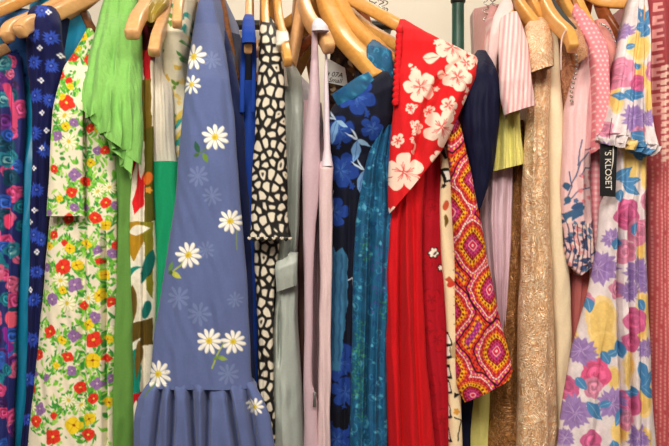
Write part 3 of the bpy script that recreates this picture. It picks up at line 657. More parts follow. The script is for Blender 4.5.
# ================================================================ hangers
def hanger(label, path, prof, mat=W_light, hook=True, group=None):
    """path: front tip -> neck, (px, py, depth)"""
    t = thing('wooden_hanger' if mat is not M_foam else 'padded_hanger', label, 'hanger', group=group)
    w = [P(*p) for p in path]; nk = w[-1]
    dx, dy = nk[0] - w[0][0], nk[1] - w[0][1]; L = math.hypot(dx, dy); side = (dy / L, -dx / L, 0)
    back = [(2 * nk[0] - a[0], 2 * nk[1] - a[1], a[2]) for a in w[:-1]][::-1]
    pr = list(prof) if len(prof) > 1 else [prof[0]] * len(w)
    pr = pr + pr[:-1][::-1]
    sweep('shoulder_bar', w + back, pr, mat, t, side=side, n=20, sq=4.2, world=True, sub=7)
    if hook:
        r = .017; z = nk[2]; zt = RAIL_Z + .0145
        cx_, cy_ = nk[0], nk[1]; sh = (RAIL_Y - cy_)
        ux, uy = -side[1], side[0]
        ux, uy = 0, 1
        pts = [(cx_, cy_, z + .004), (cx_, cy_, z + (zt - z) * .4), (cx_, RAIL_Y + .019, RAIL_Z - .004), (cx_, RAIL_Y + .011, RAIL_Z + .014), (cx_, RAIL_Y, RAIL_Z + .0175), (cx_, RAIL_Y - .013, RAIL_Z + .012), (cx_, RAIL_Y - .019, RAIL_Z - .004), (cx_, RAIL_Y - .014, RAIL_Z - .018)]
        sweep('hook', pts, [(2.4, 2.4)], M_steel, t, side=(1, 0, 0), n=8, sq=2, world=True, sub=5)
    return t
A = [(11, 17), (11, 21), (11, 21), (11, 22), (11, 22), (11, 22), (11, 22)]
def H(label, path, h=20, w=11, mat=W_light, **k):
    n = len(path); hanger(label, path, [(w, h * .84)] + [(w, h)] * (n - 1), mat, **k)
H('pale wooden hanger whose round tip pokes out left of the navy dress', [(20,32,-.005),(27,25,.01),(57,13,.09),(98,-8,.2),(112,-16,.24)], 17, 13)
H('pale wooden hanger tip leftmost of the two round tips beside the navy dress', [(7,37,.02),(12,28,.035),(40,15,.11),(85,-10,.22),(98,-16,.25)], 17, 12)
H('wooden hanger crossing the upper left corner of the photo', [(-26,22,.0),(0,10,.06),(36,-6,.18),(50,-14,.24)], 13, 12, W_mid)
H('lowest wooden hanger arm at the left edge, under the two round tips', [(-20,62,.03),(4,49,.07),(34,35,.13),(80,8,.22),(118,-14,.28)], 12, 11)
H('dark brown hanger arm behind the green blouse shoulder', [(92,32,.2),(84,18,.22),(76,2,.25),(70,-14,.3)], 12, 11, W_dark)
H('wooden hanger with a pale cut tip right of the green chiffon blouse', [(132,34,-.005),(137,20,.02),(147,4,.08),(155,-14,.22)], 16, 15)
H('wooden hanger with its tip below the leafy cream shoulder strap', [(154,52,.0),(157,38,.015),(164,18,.07),(170,-14,.22)], 15, 12)
H('upright wooden hanger tip at the top edge between leafy print and blue daisy dress', [(177,24,-.01),(178,10,.01),(180,-3,.05),(184,-16,.2)], 14, 10)
H('wooden hanger tip seen low between the leafy print and the blue daisy dress', [(175,86,.07),(176,68,.08),(180,56,.12),(190,10,.22),(193,-14,.27)], 14, 10, W_mid)
H('wooden hanger hidden inside the blue daisy dress shoulders', [(204,40,.09),(206,12,.14),(208,-15,.25)], 14, 9)
H('dark brown hanger arm hanging down right of the blue daisy dress', [(236,80,.09),(231,52,.12),(222,4,.2),(219,-14,.26)], 12, 7, W_dark)
H('wooden hanger through the royal blue dress strap, tip showing in the armhole', [(248,49,.0),(249,38,.02),(249,8,.12),(250,-15,.24)], 13, 8)
H('wooden hanger above the black and white pebble dress', [(266,30,.06),(265,12,.12),(264,-15,.24)], 14, 9, W_mid)
H('orange brown wooden hanger whose tip points down through a white strap', [(288,62,-.005),(285,48,.015),(279,18,.11),(274,-15,.24)], 14, 9, W_mid)
H('pale wooden hanger tip holding the mauve satin strap', [(329,48,-.005),(323,36,.01),(311,22,.05),(304,4,.11),(300,-15,.22)], 18, 12)
H('shaded wooden hanger arm behind the mauve satin strap', [(291,64,.17),(297,34,.2),(302,4,.24),(303,-15,.28)], 22, 10)
H('reddish brown wooden hanger arm sloping down behind the mauve strap', [(288,66,.24),(304,44,.25),(330,22,.26),(350,-14,.3)], 13, 12, W_red)
H('large honey coloured hanger whose arm sweeps down to the black floral dress', [(379,77,.02),(364,60,.035),(344,38,.07),(331,14,.12),(320,-14,.21)], 17, 22, W_mid)
H('honey coloured hanger arm carrying the turquoise paisley strap', [(395,64,.06),(374,44,.075),(352,24,.11),(340,4,.15),(330,-16,.24)], 14, 18, W_mid)
H('long honey hanger running into the red hibiscus top, tip poking out by navy velvet', [(478,79,.05),(468,69,.085),(440,50,.12),(402,27,.115),(375,12,.15),(345,-4,.19),(328,-16,.25)], 14, 20, W_mid)
H('shaded wooden hanger arm just below the one entering the red top', [(420,60,.12),(395,44,.15),(368,28,.2),(345,8,.24),(330,-16,.3)], 12, 16, W_mid)
H('wooden hanger inside the pink striped shirt', [(513,26,.07),(508,6,.14),(506,-14,.24)], 12, 8)
H('wooden hanger curving down into the gold sequin dress', [(540,30,.06),(528,16,.09),(519,2,.16),(516,-15,.24)], 15, 10, W_mid)
H('wooden hanger above the cream dress, second arm from the pink striped shirt', [(548,28,.1),(538,12,.13),(531,-2,.19),(528,-15,.26)], 13, 9, W_mid)
H('wooden hanger with its end bending down beside the peach sequin top', [(573,48,.0),(569,36,.01),(557,24,.045),(547,8,.1),(541,-15,.22)], 17, 11, W_mid)
H('dark grey padded hanger between the wooden hangers above the peach sequin top', [(572,32,.075),(558,16,.1),(549,2,.16),(546,-14,.24)], 14, 10, M_foam)
H('wooden hanger just right of the dark grey padded hanger', [(582,30,.12),(570,12,.15),(563,-3,.2),(560,-15,.27)], 13, 9, W_mid)
H('wooden hanger in the pink polka dot shoulder', [(596,36,.08),(583,12,.12),(577,-3,.18),(575,-15,.25)], 12, 9, W_mid)
H('wooden hanger lying nearly level along the top edge above the pink lace top', [(660,8,.2),(630,3,.22),(600,0,.24),(575,-12,.29)], 15, 10, W_mid)
H('brown wooden hanger arm sloping down behind the pink lace shoulder', [(640,62,.2),(618,36,.22),(604,14,.24),(592,-14,.3)], 15, 10, W_red)
H('wooden hanger inside the watercolour floral dress shoulder', [(641,30,.08),(642,8,.13),(642,-15,.25)], 13, 8)
H('wooden hanger inside the rose coloured brocade dress at the right edge', [(668,40,.08),(668,8,.13),(668,-15,.25)], 13, 8)
H('wooden hanger inside the cream meadow floral dress', [(96,60,.1),(105,20,.16),(118,-15,.26)], 13, 8)
H('wooden hanger inside the green chiffon blouse shoulder', [(112,22,.09),(120,0,.15),(128,-15,.24)], 13, 8)

# ================================================================ garments
def garment(name, label, cat, group=None): return thing(name, label, cat, group=group)
# ---- far left
g = garment('blue_dress', 'sky blue and indigo print dress draped over the hanger at the upper left corner', 'dress')
patch('body', [(8,4,28,.13),(16,-6,26,.09),(26,-12,22,.06),(36,-12,20,.06),(60,-8,27,.08),(120,-8,24,.1),(250,-10,14,.1),(446,-14,8,.1)], print_blue_sketch(), M_cot, g, D=.26, slot=0, ws=5, seed=1, ext=120)
g = garment('floral_dress', 'dark purple, pink and teal flowered dress at the left edge', 'dress')
patch('body', [(44,-16,12,.09),(56,-14,18,.06),(110,-14,21,.04),(223,-14,18,.035),(333,-14,13,.03),(446,-16,10,.03)], print_night_garden(), M_silk, g, D=.3, slot=-4, ws=6, wav=(.004, 2), seed=2, ext=150, folds=[([(60,9),(446,4)], .01, 2)])
g = garment('turquoise_dress', 'plain turquoise dress showing as a narrow strip left of the navy one', 'dress')
patch('body', [(-12,28,66,.24),(10,24,86,.2),(30,22,90,.17),(60,20,80,.12),(100,20,56,.07),(160,19,40,.055),(223,16,34,.05),(333,12,30,.05),(420,8,26,.05),(446,6,22,.05)], Flat((14,132,172)), M_satin, g, D=.22, slot=24, ws=7, seed=3, ext=150)
g = garment('navy_dress', 'navy dress with royal blue daisies and tiny white motifs over a hanger', 'dress')
patch('body', [(5,30,50,.055),(10,23,55,.03),(20,23,57,.012),(40,22,58,.012),(60,22,61,.018),(80,25,60,.018),(110,28,54,.018),(160,29,48,.018),(223,28,45,.018),(280,28,41,.018),(333,27,37,.018),(400,24,32,.018),(446,19,28,.018)], print_navy_daisy(), M_jersey, g, D=.32, slot=42, ws=6, seed=4, ext=150, wav=(.002, 2), folds=[([(40,41),(446,32)], .006, 2.5)])
# ---- meadow floral dress
mead = print_meadow()
g = garment('floral_dress', 'cream dress scattered with red, yellow and purple meadow flowers and green leaves', 'dress')
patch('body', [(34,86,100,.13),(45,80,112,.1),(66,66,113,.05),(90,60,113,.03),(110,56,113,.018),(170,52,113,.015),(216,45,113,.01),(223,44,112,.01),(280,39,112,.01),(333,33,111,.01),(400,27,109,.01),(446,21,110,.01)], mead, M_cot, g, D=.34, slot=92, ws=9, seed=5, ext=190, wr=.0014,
      folds=[([(110,83),(446,82)], .010, 3), ([(223,102),(446,103)], .03, 1.8), ([(300,92),(446,93)], .004, 4), ([(240,60),(446,52)], -.003, 9)])
patch('sleeve', [(28,86,92,.105),(40,79,98,.075),(55,70,96,.045),(65,62,90,.02),(90,55,83,.004),(110,51,81,-.002),(170,48,81,-.004),(216,44.5,82,-.005)], mead, M_cot, g, D=None, thick=.008, seed=6, bulge=.010, wr=.0006)
# ---- green chiffon
lime = Flat((138, 200, 102))
g = garment('green_blouse', 'bright green crinkled chiffon blouse with a ruffled sleeve', 'blouse')
patch('sleeve', [(-12,104,-12,134,.14),(8,97,8,137,.09),(30,91,25,138,.05),(60,82,60,138,.018),(80,77,90,137,.0),(90,75,120,137,-.008),(97,76,138,136,-.01),(106,78,160,133,-.01)], lime, M_knit, g, D=None, thick=.05, bulge=.035, seed=7, wr=.0022, flare=(.55,.014,3.2,5), wav=(.003, 4.2, .6), folds=[([(20,120),(60,112),(140,118)], .008, 3)])
patch('ruffle', [(70,84,100,134,.012),(92,84,140,136,.004),(112,90,168,131,.002),(122,98,176,130,.002)], lime, M_knit, g, D=None, thick=.02, bulge=.012, seed=9, wr=.001, flare=(.2,.012,3.5,4), top_fade=0, sm=3)
patch('body', [(20,108,136,.12),(60,106,137,.06),(110,106,137,.032),(165,112,136,.03),(223,112,130,.03),(333,107,131,.025),(446,106,134,.025)], Flat((98, 146, 66)), M_linen, g, D=.3, slot=124, ws=7, seed=10, ext=120, wav=(.002, 1.4))  # darker green than the sleeve, the body's shading is in the colour
# ---- bold print
g = garment('print_dress', 'bold retro print dress in olive, white, teal and red behind the green blouse', 'dress')
bold = print_bold()
patch('body', [(22,138,146,.12),(45,136,150,.07),(60,136,152,.045),(110,134,152,.035),(160,129,152,.03),(223,125,153,.03),(280,125,155,.03),(333,126,153,.03),(380,128,151,.03),(446,131,151,.03)], bold, M_cot, g, D=.28, slot=142, ws=6, seed=11, ext=130, wav=(.003, 1.3), folds=[([(60,143),(446,143)], .008, 2)])
f_ = Flat((158, 134, 30))
patch('collar', [(-10,146,168,.1),(2,141,166,.06),(12,139,158,.045),(22,144,154,.045)], f_, M_satin, g, D=None, thick=.03, bulge=.02, seed=12, wav=(.006, 2.2), top_fade=0, wr=.002, sm=3)
# ---- white top, green skirt
g = garment('green_dress', 'dress with a white pleated top and emerald green skirt', 'dress')
patch('bodice', [(40,154,164,.11),(60,150,168,.08),(90,149,172,.05),(130,150,174,.045),(166,149,176,.045)], Flat((226,218,202)), M_linen, g, D=.26, slot=160, ws=6, seed=13, wav=(.003, 2.5))
patch('skirt', [(161,149,178,.04),(223,151,182,.04),(270,153,178,.04),(333,150,172,.04),(446,150,165,.04)], Flat((26,160,108)), M_cot, g, D=.26, slot=162, ws=7, seed=14, ext=100, top_fade=0, wav=(.002, 1.2))
g = garment('leaf_print_dress', 'cream dress printed with small yellow and teal leaves over a hanger', 'dress')
patch('body', [(-8,174,186,.15),(4,168,187,.1),(14,160,186,.07),(24,154,184,.05),(30,153,182,.045),(36,160,181,.05),(60,162,181,.06),(100,164,186,.062),(160,168,190,.065),(260,172,190,.07),(446,172,185,.08)], print_leafy(), M_cot, g, D=.24, slot=178, ws=5, seed=15, sm=4, ext=60)
# ---- daisy dress
g = garment('daisy_dress', 'denim blue voile dress embroidered with white daisies, ruffled hem', 'dress')
dz = print_daisies()
patch('body', [(-12,202,211,.17),(6,196,214,.11),(40,189,222,.05),(60,186,226,.02),(80,184,229,-.003),(110,181,233,-.014),(137,178,235,-.018),(180,174,237,-.02),(223,169,241,-.02),(270,161,244,-.02),(333,151,248,-.02),(370,148,250,-.02),(390,147,252,-.02)], dz, M_linen, g, D=.36, slot=207, ws=12, seed=16, bulge=.026, wr=.0012,
      folds=[([(20,214),(80,224),(140,230)], .004, 3), ([(150,228),(390,226)], -.003, 12), ([(250,170),(390,165)], .003, 8)])
patch('hem_ruffle', [(384,147,252,-.018),(390,142,256,-.024),(400,136,262,-.028),(418,132,269,-.03),(446,130,273,-.03),(474,128,277,-.03)], dz, M_linen, g, D=.05, slot=None, ws=50, seed=17, bulge=.02, wr=.001, wav=(.007, 4.3, .25), sm=3, edge=2, top_fade=7, folds=[([(378,160),(446,152),(475,150)],0.03,2.5),([(378,172),(446,170),(475,168)],0.039,3),([(378,188),(446,192),(475,194)],0.03,2.5),([(378,205),(446,206),(475,206)],0.039,3.2),([(378,226),(446,236),(475,240)],0.036000000000000004,3),([(378,243),(446,255),(475,258)],0.03,2.6)])
patch('shaded_layer', [(30,214,226,.12),(60,218,234,.06),(90,224,240,.035),(110,228,243,.03),(180,230,248,.03),(240,234,250,.03),(300,238,253,.03),(390,240,255,.03)], Flat((38,48,92)), M_linen, g, D=.2, slot=226, ws=6, seed=18, wr=.0015)  # shadowed side of the dress, its shade put into the navy colour
# ---- royal blue
g = garment('blue_dress', 'royal blue sleeveless dress hung by its strap on a hanger', 'dress')
blue = Flat((26, 66, 160))
patch('strap', [(14,245,252,.06),(18,243,254,.02),(32,242,255,-.014),(42,242,256,-.022)], blue, M_jersey, g, D=None, thick=.02, seed=19, bulge=.01, wr=.0003, top_fade=0, sm=2)
sweep('strap', [(243.8,38,-.012),(243,60,.02),(242.5,80,.025),(242,112,.03)], [(5,3.5)], M_jersey, g, fab=blue)
sweep('strap', [(254,38,-.012),(254.5,60,.02),(254,80,.025),(253,112,.03)], [(4.4,3.5)], M_jersey, g, fab=blue)
patch('back', [(46,243,254,.09),(60,243,254,.085),(110,243,254,.08)], Flat((16,20,40)), M_jersey, g, D=None, thick=.01, bulge=.01, seed=72)  # inside of the blue dress, shade painted in as near-black navy
patch('body', [(80,242,256,.055),(105,239,257,.04),(160,241,258,.035),(223,243,257,.035),(333,246,258,.035),(350,248,257,.035),(446,250,258,.04)], blue, M_jersey, g, D=.25, slot=250, ws=5, seed=20, ext=60)
# ---- pebble
g = garment('black_and_white_dress', 'black dress with a cream pebble print and a flared sleeve', 'dress')
peb = print_pebble()
patch('sleeve', [(16,263,271,.09),(22,260,275,.06),(40,258,279,.025),(60,258,283,.005),(110,254,285,-.003),(180,251,286,-.004),(215,250,287,-.005),(228,250,289,-.007),(237,248,291,-.009)], peb, M_silk, g, D=.1, slot=None, ws=8, thick=.05, seed=21, bulge=.016, wr=.0008, sm=4)
patch('body', [(60,262,280,.06),(200,254,281,.02),(240,253,279,.017),(280,254,275,.017),(333,257,273,.017),(400,257,273,.017),(446,258,275,.017)], peb, M_silk, g, D=.28, slot=267, ws=6, seed=22, ext=150, wav=(.002, 1.5))
cb = []
for i in range(11):
    x = 249.5 + i * 4.05; cb.append((x, 237.5 + (1.2 if i % 2 else 0), -.009 + .01 * (abs(i - 5) / 5) ** 3))
for i, c_ in enumerate(cb): sweep('crochet_picot', [(c_[0] - 1.4, c_[1], c_[2]), (c_[0], c_[1] + 1.6, c_[2]), (c_[0] + 1.4, c_[1], c_[2])], [(2.6, 2.2)], M_silk, g, fab=Flat((26,22,20) if i % 2 else (215,205,185)), n=8, sub=3, side=(0, 1, 0))
# ---- pale satin
g = garment('satin_dress', 'pale grey green satin dress with a tied sash', 'dress')
pal = Flat((176, 184, 176))
patch('strap', [(28,277,286,.06),(32,275,288,.03),(40,275,289,.008),(45,275,281,.008),(60,277,283,.03),(86,280,288,.035)], Flat((222,216,202)), M_satin, g, D=None, thick=.014, seed=23, bulge=.008, wr=.0003, top_fade=0, sm=2)
patch('body', [(66,282,296,.07),(76,281,302,.05),(110,281,303,.035),(180,279,300,.03),(223,278,299,.03),(262,276,297,.028),(300,275,298,.028),(333,272,299,.025),(446,270,304,.025)], pal, M_satin, g, D=.28, slot=288, ws=7, seed=24, ext=150, wav=(.003, 1.7, .3), folds=[([(90,292),(260,290)], .006, 3), ([(296,279),(345,279)], .02, 1.6)])
patch('sash', [(262,276,252,298,.016),(270,275,262,298,.012),(280,276,272,298,.014),(292,277,285,298,.018)], pal, M_satin, g, D=None, thick=.012, bulge=.006, seed=25, wav=(.002, 2), sm=2)
g = garment('brown_dress', 'dark brown dress squeezed between the pale satin and the mauve satin', 'dress')
patch('body', [(110,296,312,.08),(160,294,312,.06),(223,296,306,.05),(333,296,306,.045),(446,300,308,.045)], Flat((62,38,34)), M_jersey, g, D=.22, slot=303, ws=5, seed=26, ext=120)
# ---- mauve satin
g = garment('satin_dress', 'mauve satin dress hanging from thin straps, with a zip down the side', 'dress')
mv = Flat((176, 142, 150))
patch('back_bodice', [(60,286,290,.13),(74,288,300,.12),(90,291,316,.1),(120,296,320,.085),(170,300,322,.08)], Flat((168,158,164)), M_satin, g, D=None, thick=.02, seed=27, bulge=.01, wr=.002)
patch('strap', [(18,314,321,.01),(21,312,325,-.012),(25,311,328,-.024),(30,311,329.5,-.024)], Flat((222,210,220)), M_satin, g, D=None, thick=.012, bulge=.008, seed=70, wr=.0003, sm=1, top_fade=0)
patch('strap', [(24,311,318,-.006),(32,311,318.5,-.004),(60,311,319,.002),(100,308,320,.0),(140,304,320,-.002),(170,302,320,-.004),(200,302,318,-.004),(225,303,314.5,-.004),(333,304,312.5,-.004),(385,304,313,-.004),(402,304,318,-.004),(446,304,319,-.004)], Flat((198,170,180)), M_satin, g, D=None, thick=.012, seed=27, bulge=.012, wr=.0005, sm=2, ext=150)
patch('strap', [(26,324,329,.0),(30,325,328,.02),(60,325,328,.01),(110,324.5,329.5,.006),(150,324,330.5,.002),(166,321,333,-.006)], Flat((212,196,206)), M_satin, g, D=None, thick=.008, seed=28, bulge=.006, wr=.0003, sm=2)
patch('body', [(100,304,316,.04),(125,303,321,.02),(165,302,329,.02),(223,302,330,.025),(333,304,330,.025),(446,305,330,.02)], mv, M_satin, g, D=.3, slot=315, ws=8, seed=28, ext=150, wr=.001, folds=[([(150,318),(240,317),(446,317)], .03, 2)])
patch('front_panel', [(161,320,333,.004),(168,319,334,-.004),(200,319,332,-.004),(333,319,331,-.004),(446,318,331,-.004)], Flat((224,196,198)), M_satin, g, D=None, thick=.012, seed=29, bulge=.008, wr=.001, ext=150, sm=3, wav=(.0015, 1.3))
sweep('zip_pull', [(315,392,-.008),(314.6,398,-.010),(314.6,407,-.010)], [(3,1.5),(2.6,1.4),(4,1.2)], M_steel, g, n=8)
# ---- behind the hangers
g = garment('brown_print_dress', 'dark brown leafy print garment glimpsed below the big honey hanger', 'dress')
patch('body', [(36,334,342,.3),(50,330,356,.28),(68,328,366,.28),(90,328,366,.28),(130,328,360,.28)], print_sketchy(), M_cot, g, D=.14, slot=345, ws=8, seed=30)
# ---- black floral
g = garment('black_floral_dress', 'black dress with large blue hibiscus flowers', 'dress')
hw = print_hawaii_black()
patch('body', [(101,336,64,378,.03),(108,331,68,389,.004),(116,330,82,397,-.012),(134,330,112,396,-.006),(160,330,150,386,.012),(200,330,200,374,.02),(250,330,250,360,.022),(333,328,333,355,.02),(446,328,446,356,.02)], hw, M_jersey, g, D=.26, slot=347, ws=9, sm=3, seed=31, ext=150, wr=.001, folds=[([(180,350),(446,344)], .006, 3)])
# ---- paisley
g = garment('paisley_dress', 'teal and blue paisley dress left of the red one', 'dress')
pa = print_paisley()
patch('body', [(98,392,98,396,.03),(112,386,112,396,.012),(135,376,135,394,.004),(165,366,165,391,.0),(200,360,196,395,.0),(223,356,223,394,.0),(290,353,290,390,.0),(333,351,333,388,.0),(446,350,446,389,.0)], pa, M_silk, g, D=.3, slot=373, ws=8, seed=32, ext=150, wr=.0012, wav=(.006, 3.0, .3), edge=1.2, folds=[([(200,371),(446,364)], .012, 2), ([(200,381),(446,378)], .006, 2)])
patch('shoulder', [(39,372,42,380,.06),(44,367,50,392,.035),(56,366,70,394,.02),(66,372,82,394,.015)], pa, M_silk, g, D=None, thick=.02, bulge=.01, seed=33, wr=.001, sm=3, top_fade=0)
sweep('neckband', [(372,78,.006),(362,84,.0),(350,92,-.002),(336,101,.006)], [(3,15),(3,17),(3,17),(3,16)], M_silk, g, fab=pa, side=(0, 1, 0))
# ---- red hibiscus top + skirt
g = garment('red_dress', 'bright red dress with a white hibiscus print flounce over a plain skirt', 'dress')
hb = print_hibiscus()
patch('flounce', [(19,400,19,405,.07),(27,398,30,428,.04),(38,397,43,456,.025),(50,396,55,481,.02),(72,395,74,479,.0),(104,394,98,468,-.014),(140,391,120,458,-.024),(172,389,138,450,-.026),(205,389,150,444,-.026),(214,390,158,437,-.026)], hb, M_cot, g, D=None, thick=.045, bulge=.024, seed=34, wr=.0014, edge=.6,
      folds=[([(52,472),(62,456),(78,442),(100,430),(150,418)], .022, 5), ([(60,480),(90,462),(140,440)], -.012, 7)])
pth = [(402,24,.075)] + [(399.5 - .055 * (y - 30) + (.6 if i % 2 else -.2), y, .035 - .0006 * (y - 30)) for i, y in enumerate(range(30, 108, 3))]
sweep('ruched_trim', pth, [(6 + (1.2 if i % 2 else -1.2), 5 + (1.5 if i % 2 else -1.5)) for i in range(len(pth))], M_cot, g, fab=Flat((206,24,32)), sub=4)
patch('skirt', [(60,398,420,.09),(130,394,425,.03),(180,388,426,.004),(223,389,424,-.002),(270,387,423,-.004),(333,386,426,-.004),(400,387,432,-.004),(446,388,437,-.004)], Flat((204, 18, 28)), M_cot, g, D=.32, slot=408, ws=8, seed=35, ext=170, wr=.001, wav=(.004, 2.3), folds=[([(200,402),(333,401),(446,403)], .016, 2.6), ([(200,414),(333,415),(446,420)], .01, 2.6), ([(240,409),(446,412)], -.007, 4)])
g = garment('crimson_dress', 'crimson dress with dark outlined flowers beside the bright red skirt', 'dress')
patch('body', [(100,424,440,.09),(150,418,446,.03),(223,417,446,.02),(333,418,452,.018),(400,424,456,.018),(446,428,457,.018)], print_red_outline(), M_cot, g, D=.28, slot=432, ws=7, seed=36, ext=140, wr=.001, wav=(.003, 1.8))
g = garment('cream_dress', 'cream dress edged with black and white flowers left of the mandala print', 'dress')
patch('body', [(110,441,452,.06),(140,440,452,.03),(170,441,452,.012),(223,441,456,.008),(333,447,460,.008),(446,449,463,.008)], print_cream_edge(), M_cot, g, D=.24, slot=451, ws=4, seed=37, ext=120, wr=.0008)
# ---- mandala
g = garment('mandala_tunic', 'tunic in a red, orange and magenta mandala print with pointed hem', 'tunic')
patch('body', [(104,452,104,456,.05),(120,449,120,460,.02),(140,448,140,465,.0),(170,452,170,472,-.012),(200,453,200,477,-.012),(223,454,223,482,-.012),(270,455,270,492,.0),(320,456,320,502,.0),(345,456,345,509,.0),(366,456,362,513,.0),(388,458,372,515,-.006),(404,466,380,513,-.006)], print_mandala(), M_cot, g, D=None, thick=.04, bulge=.016, seed=38, wr=.0012, sm=3, wav=(.002, 1.6))
patch('lining', [(90,460,474,.045),(130,462,479,.035),(170,467,481,.032),(205,472,481,.03)], Flat((142,24,54)), M_cot, g, D=None, thick=.02, bulge=.01, seed=39)
# ---- navy velvet
g = garment('velvet_dress', 'dark navy crushed velvet dress with a rounded sleeve', 'dress')
vel = Flat((10, 15, 46))
patch('sleeve', [(50,478,486,.06),(60,472,494,.03),(72,467,501,.012),(90,464,504,.004),(125,464,503,.0),(150,467,499,.002),(175,469,494,.006),(208,473,482,.01)], vel, M_velvet, g, D=None, thick=.05, bulge=.03, seed=40, wr=.002)
patch('body', [(90,468,494,.1),(200,462,484,.075),(300,458,478,.06),(446,456,474,.05)], vel, M_velvet, g, D=.22, slot=474, ws=8, seed=41, ext=100)
# ---- yellow blouse
g = garment('yellow_dress', 'lemon yellow dress with a scalloped sleeve under the pink striped shirt', 'dress')
yl = Flat((220, 212, 124))
patch('sleeve', [(92,502,92,510,.06),(108,498,104,520,.04),(130,494,130,523,.03),(150,492,150,526,.028),(172,490,163,527,.026)], yl, M_knit, g, D=None, thick=.035, bulge=.02, seed=42, wav=(.005, 3.4, .4), wr=.001, sm=3, edge=1.6)
patch('body', [(150,490,508,.1),(300,478,500,.08),(390,466,494,.055),(446,466,498,.05)], Flat((198,192,112)), M_linen, g, D=.18, slot=488, ws=7, seed=43, ext=80, wav=(.002, 1.6))
g = garment('lilac_dress', 'pale lilac dress tapering between the mandala tunic and the shaded bronze sequins', 'dress')
patch('body', [(120,494,508,.09),(150,486,516,.05),(223,482,514,.038),(280,488,510,.036),(333,495,507,.045),(355,499,506,.08),(446,500,506,.1)], Flat((208,176,188)), M_satin, g, D=.2, slot=503, ws=6, seed=44, wr=.0014, wav=(.005, 3, .3), ext=80)
# ---- pink striped shirt
g = garment('striped_shirt', 'pink and white striped shirt with a short sleeve', 'shirt')
st_ = print_stripes()
patch('sleeve', [(16,502,10,518,.07),(26,501,22,524,.045),(45,500,40,530,.022),(80,501,78,534,.0),(98,502,94,537,-.004),(114,505,104,538,-.005)], st_, M_cot, g, D=.08, slot=None, ws=9, thick=.04, bulge=.02, seed=45, wr=.0014, wav=(.003, 2.2), sm=4)
patch('body', [(14,496,514,.12),(40,486,510,.1),(70,482,508,.09),(110,484,508,.09),(160,494,510,.09)], st_, M_cot, g, D=.18, slot=504, ws=6, seed=46, wr=.0012, wav=(.004, 2))
patch('collar', [(-2,503,511,.13),(4,499,514,.1),(16,494,515,.075),(34,491,506,.06),(56,488,499,.055),(84,488,497,.055)], Flat((240,208,206)), M_cot, g, D=None, thick=.014, bulge=.01, seed=47, wr=.0006, sm=3)
# ---- gold sequins
g = garment('sequin_dress', 'bronze sequin dress with its shade put into the colour, left of the gold one', 'dress')
bz = Flat((150, 102, 52))  # brown gold darkened, the shade beside the gold dress is in this tone
patch('body', [(120,514,532,.09),(150,510,532,.06),(223,504,532,.045),(333,503,532,.04),(400,492,532,.04),(446,488,528,.04)], bz, M_bronze_shaded, g, D=.2, slot=520, ws=6, seed=48, ext=140, wr=.0016, wav=(.003, 1.8))
g = garment('sequin_dress', 'gold sequin dress with a cap sleeve', 'dress')
gd = Flat((250, 206, 156))
patch('sleeve', [(17,531,545,.075),(24,527,553,.05),(38,527,557,.03),(55,530,557,.018),(72,531,64,557,.012)], gd, M_gold, g, D=None, thick=.05, bulge=.022, seed=49, wr=.0012, sm=4)
patch('body', [(34,532,552,.08),(70,532,554,.045),(110,528,550,.022),(150,525,550,.018),(180,524,551,.018),(223,524,553,.018),(280,523,556,.018),(333,521,558,.018),(446,519,561,.018)], gd, M_gold, g, D=.26, slot=538, ws=7, seed=50, ext=170, wr=.0022, wav=(.003, 2, .3))
g = garment('cream_dress', 'plain cream dress right of the gold sequin dress', 'dress')
cr_ = Flat((232, 212, 178))
patch('body', [(17,542,552,.12),(26,544,558,.085),(45,546,561,.06),(70,547,562,.05),(110,547,565,.04),(150,548,567,.036),(223,550,567,.034),(300,554,573,.034),(333,555,575,.034),(400,557,572,.034),(446,558,570,.034)], cr_, M_rough, g, D=.24, slot=556, ws=5, seed=51, ext=130, wr=.0008)
g = garment('sequin_blouse', 'peach sequin top edged with beads at the armhole', 'blouse')
pc = Flat((214, 150, 112))
patch('body', [(28,562,582,.09),(60,560,586,.06),(90,562,582,.055),(130,563,576,.06),(190,564,572,.08)], pc, M_peach, g, D=.2, slot=572, ws=5, seed=52, wr=.002)
patch('shoulder', [(17,563,574,.11),(22,562,580,.085),(34,566,586,.06),(48,574,590,.04),(64,578,55,589,.035)], Flat((222,176,130)), M_peach, g, D=None, thick=.03, bulge=.014, seed=53, wr=.0008, sm=3)
sweep('cord', [(566,30,.0),(562,38,.004),(561,52,.006),(561,70,.012)], [(1.5,1.5)], M_satin, g, fab=Flat((240,214,204)), n=8)
for i in range(12):
    x, y = 575 + 2.2 * math.sin(i * .5) - i * .15, 50 + i * 4.6
    sweep('bead', [(x - 1, y, .03), (x, y + .8, .026), (x + 1, y + 1.4, .03)], [(2.4, 2.4)], M_crystal, g, n=8, sub=2)
# ---- pale pink with branches
g = garment('pink_blouse', 'pale pink blouse with blue blossom branches and a dark bordered hem', 'blouse')
br_ = print_branches()
patch('body', [(30,584,594,.09),(40,585,599,.065),(60,582,601,.05),(80,574,600,.04),(110,567,598,.028),(150,565,595,.024),(180,564,594,.022),(223,565,596,.022),(250,566,598,.022),(266,570,258,598,.022),(276,582,262,597,.022)], br_, M_cot, g, D=.2, slot=582, ws=6, seed=54, wr=.001, wav=(.003, 1.8), sm=3)
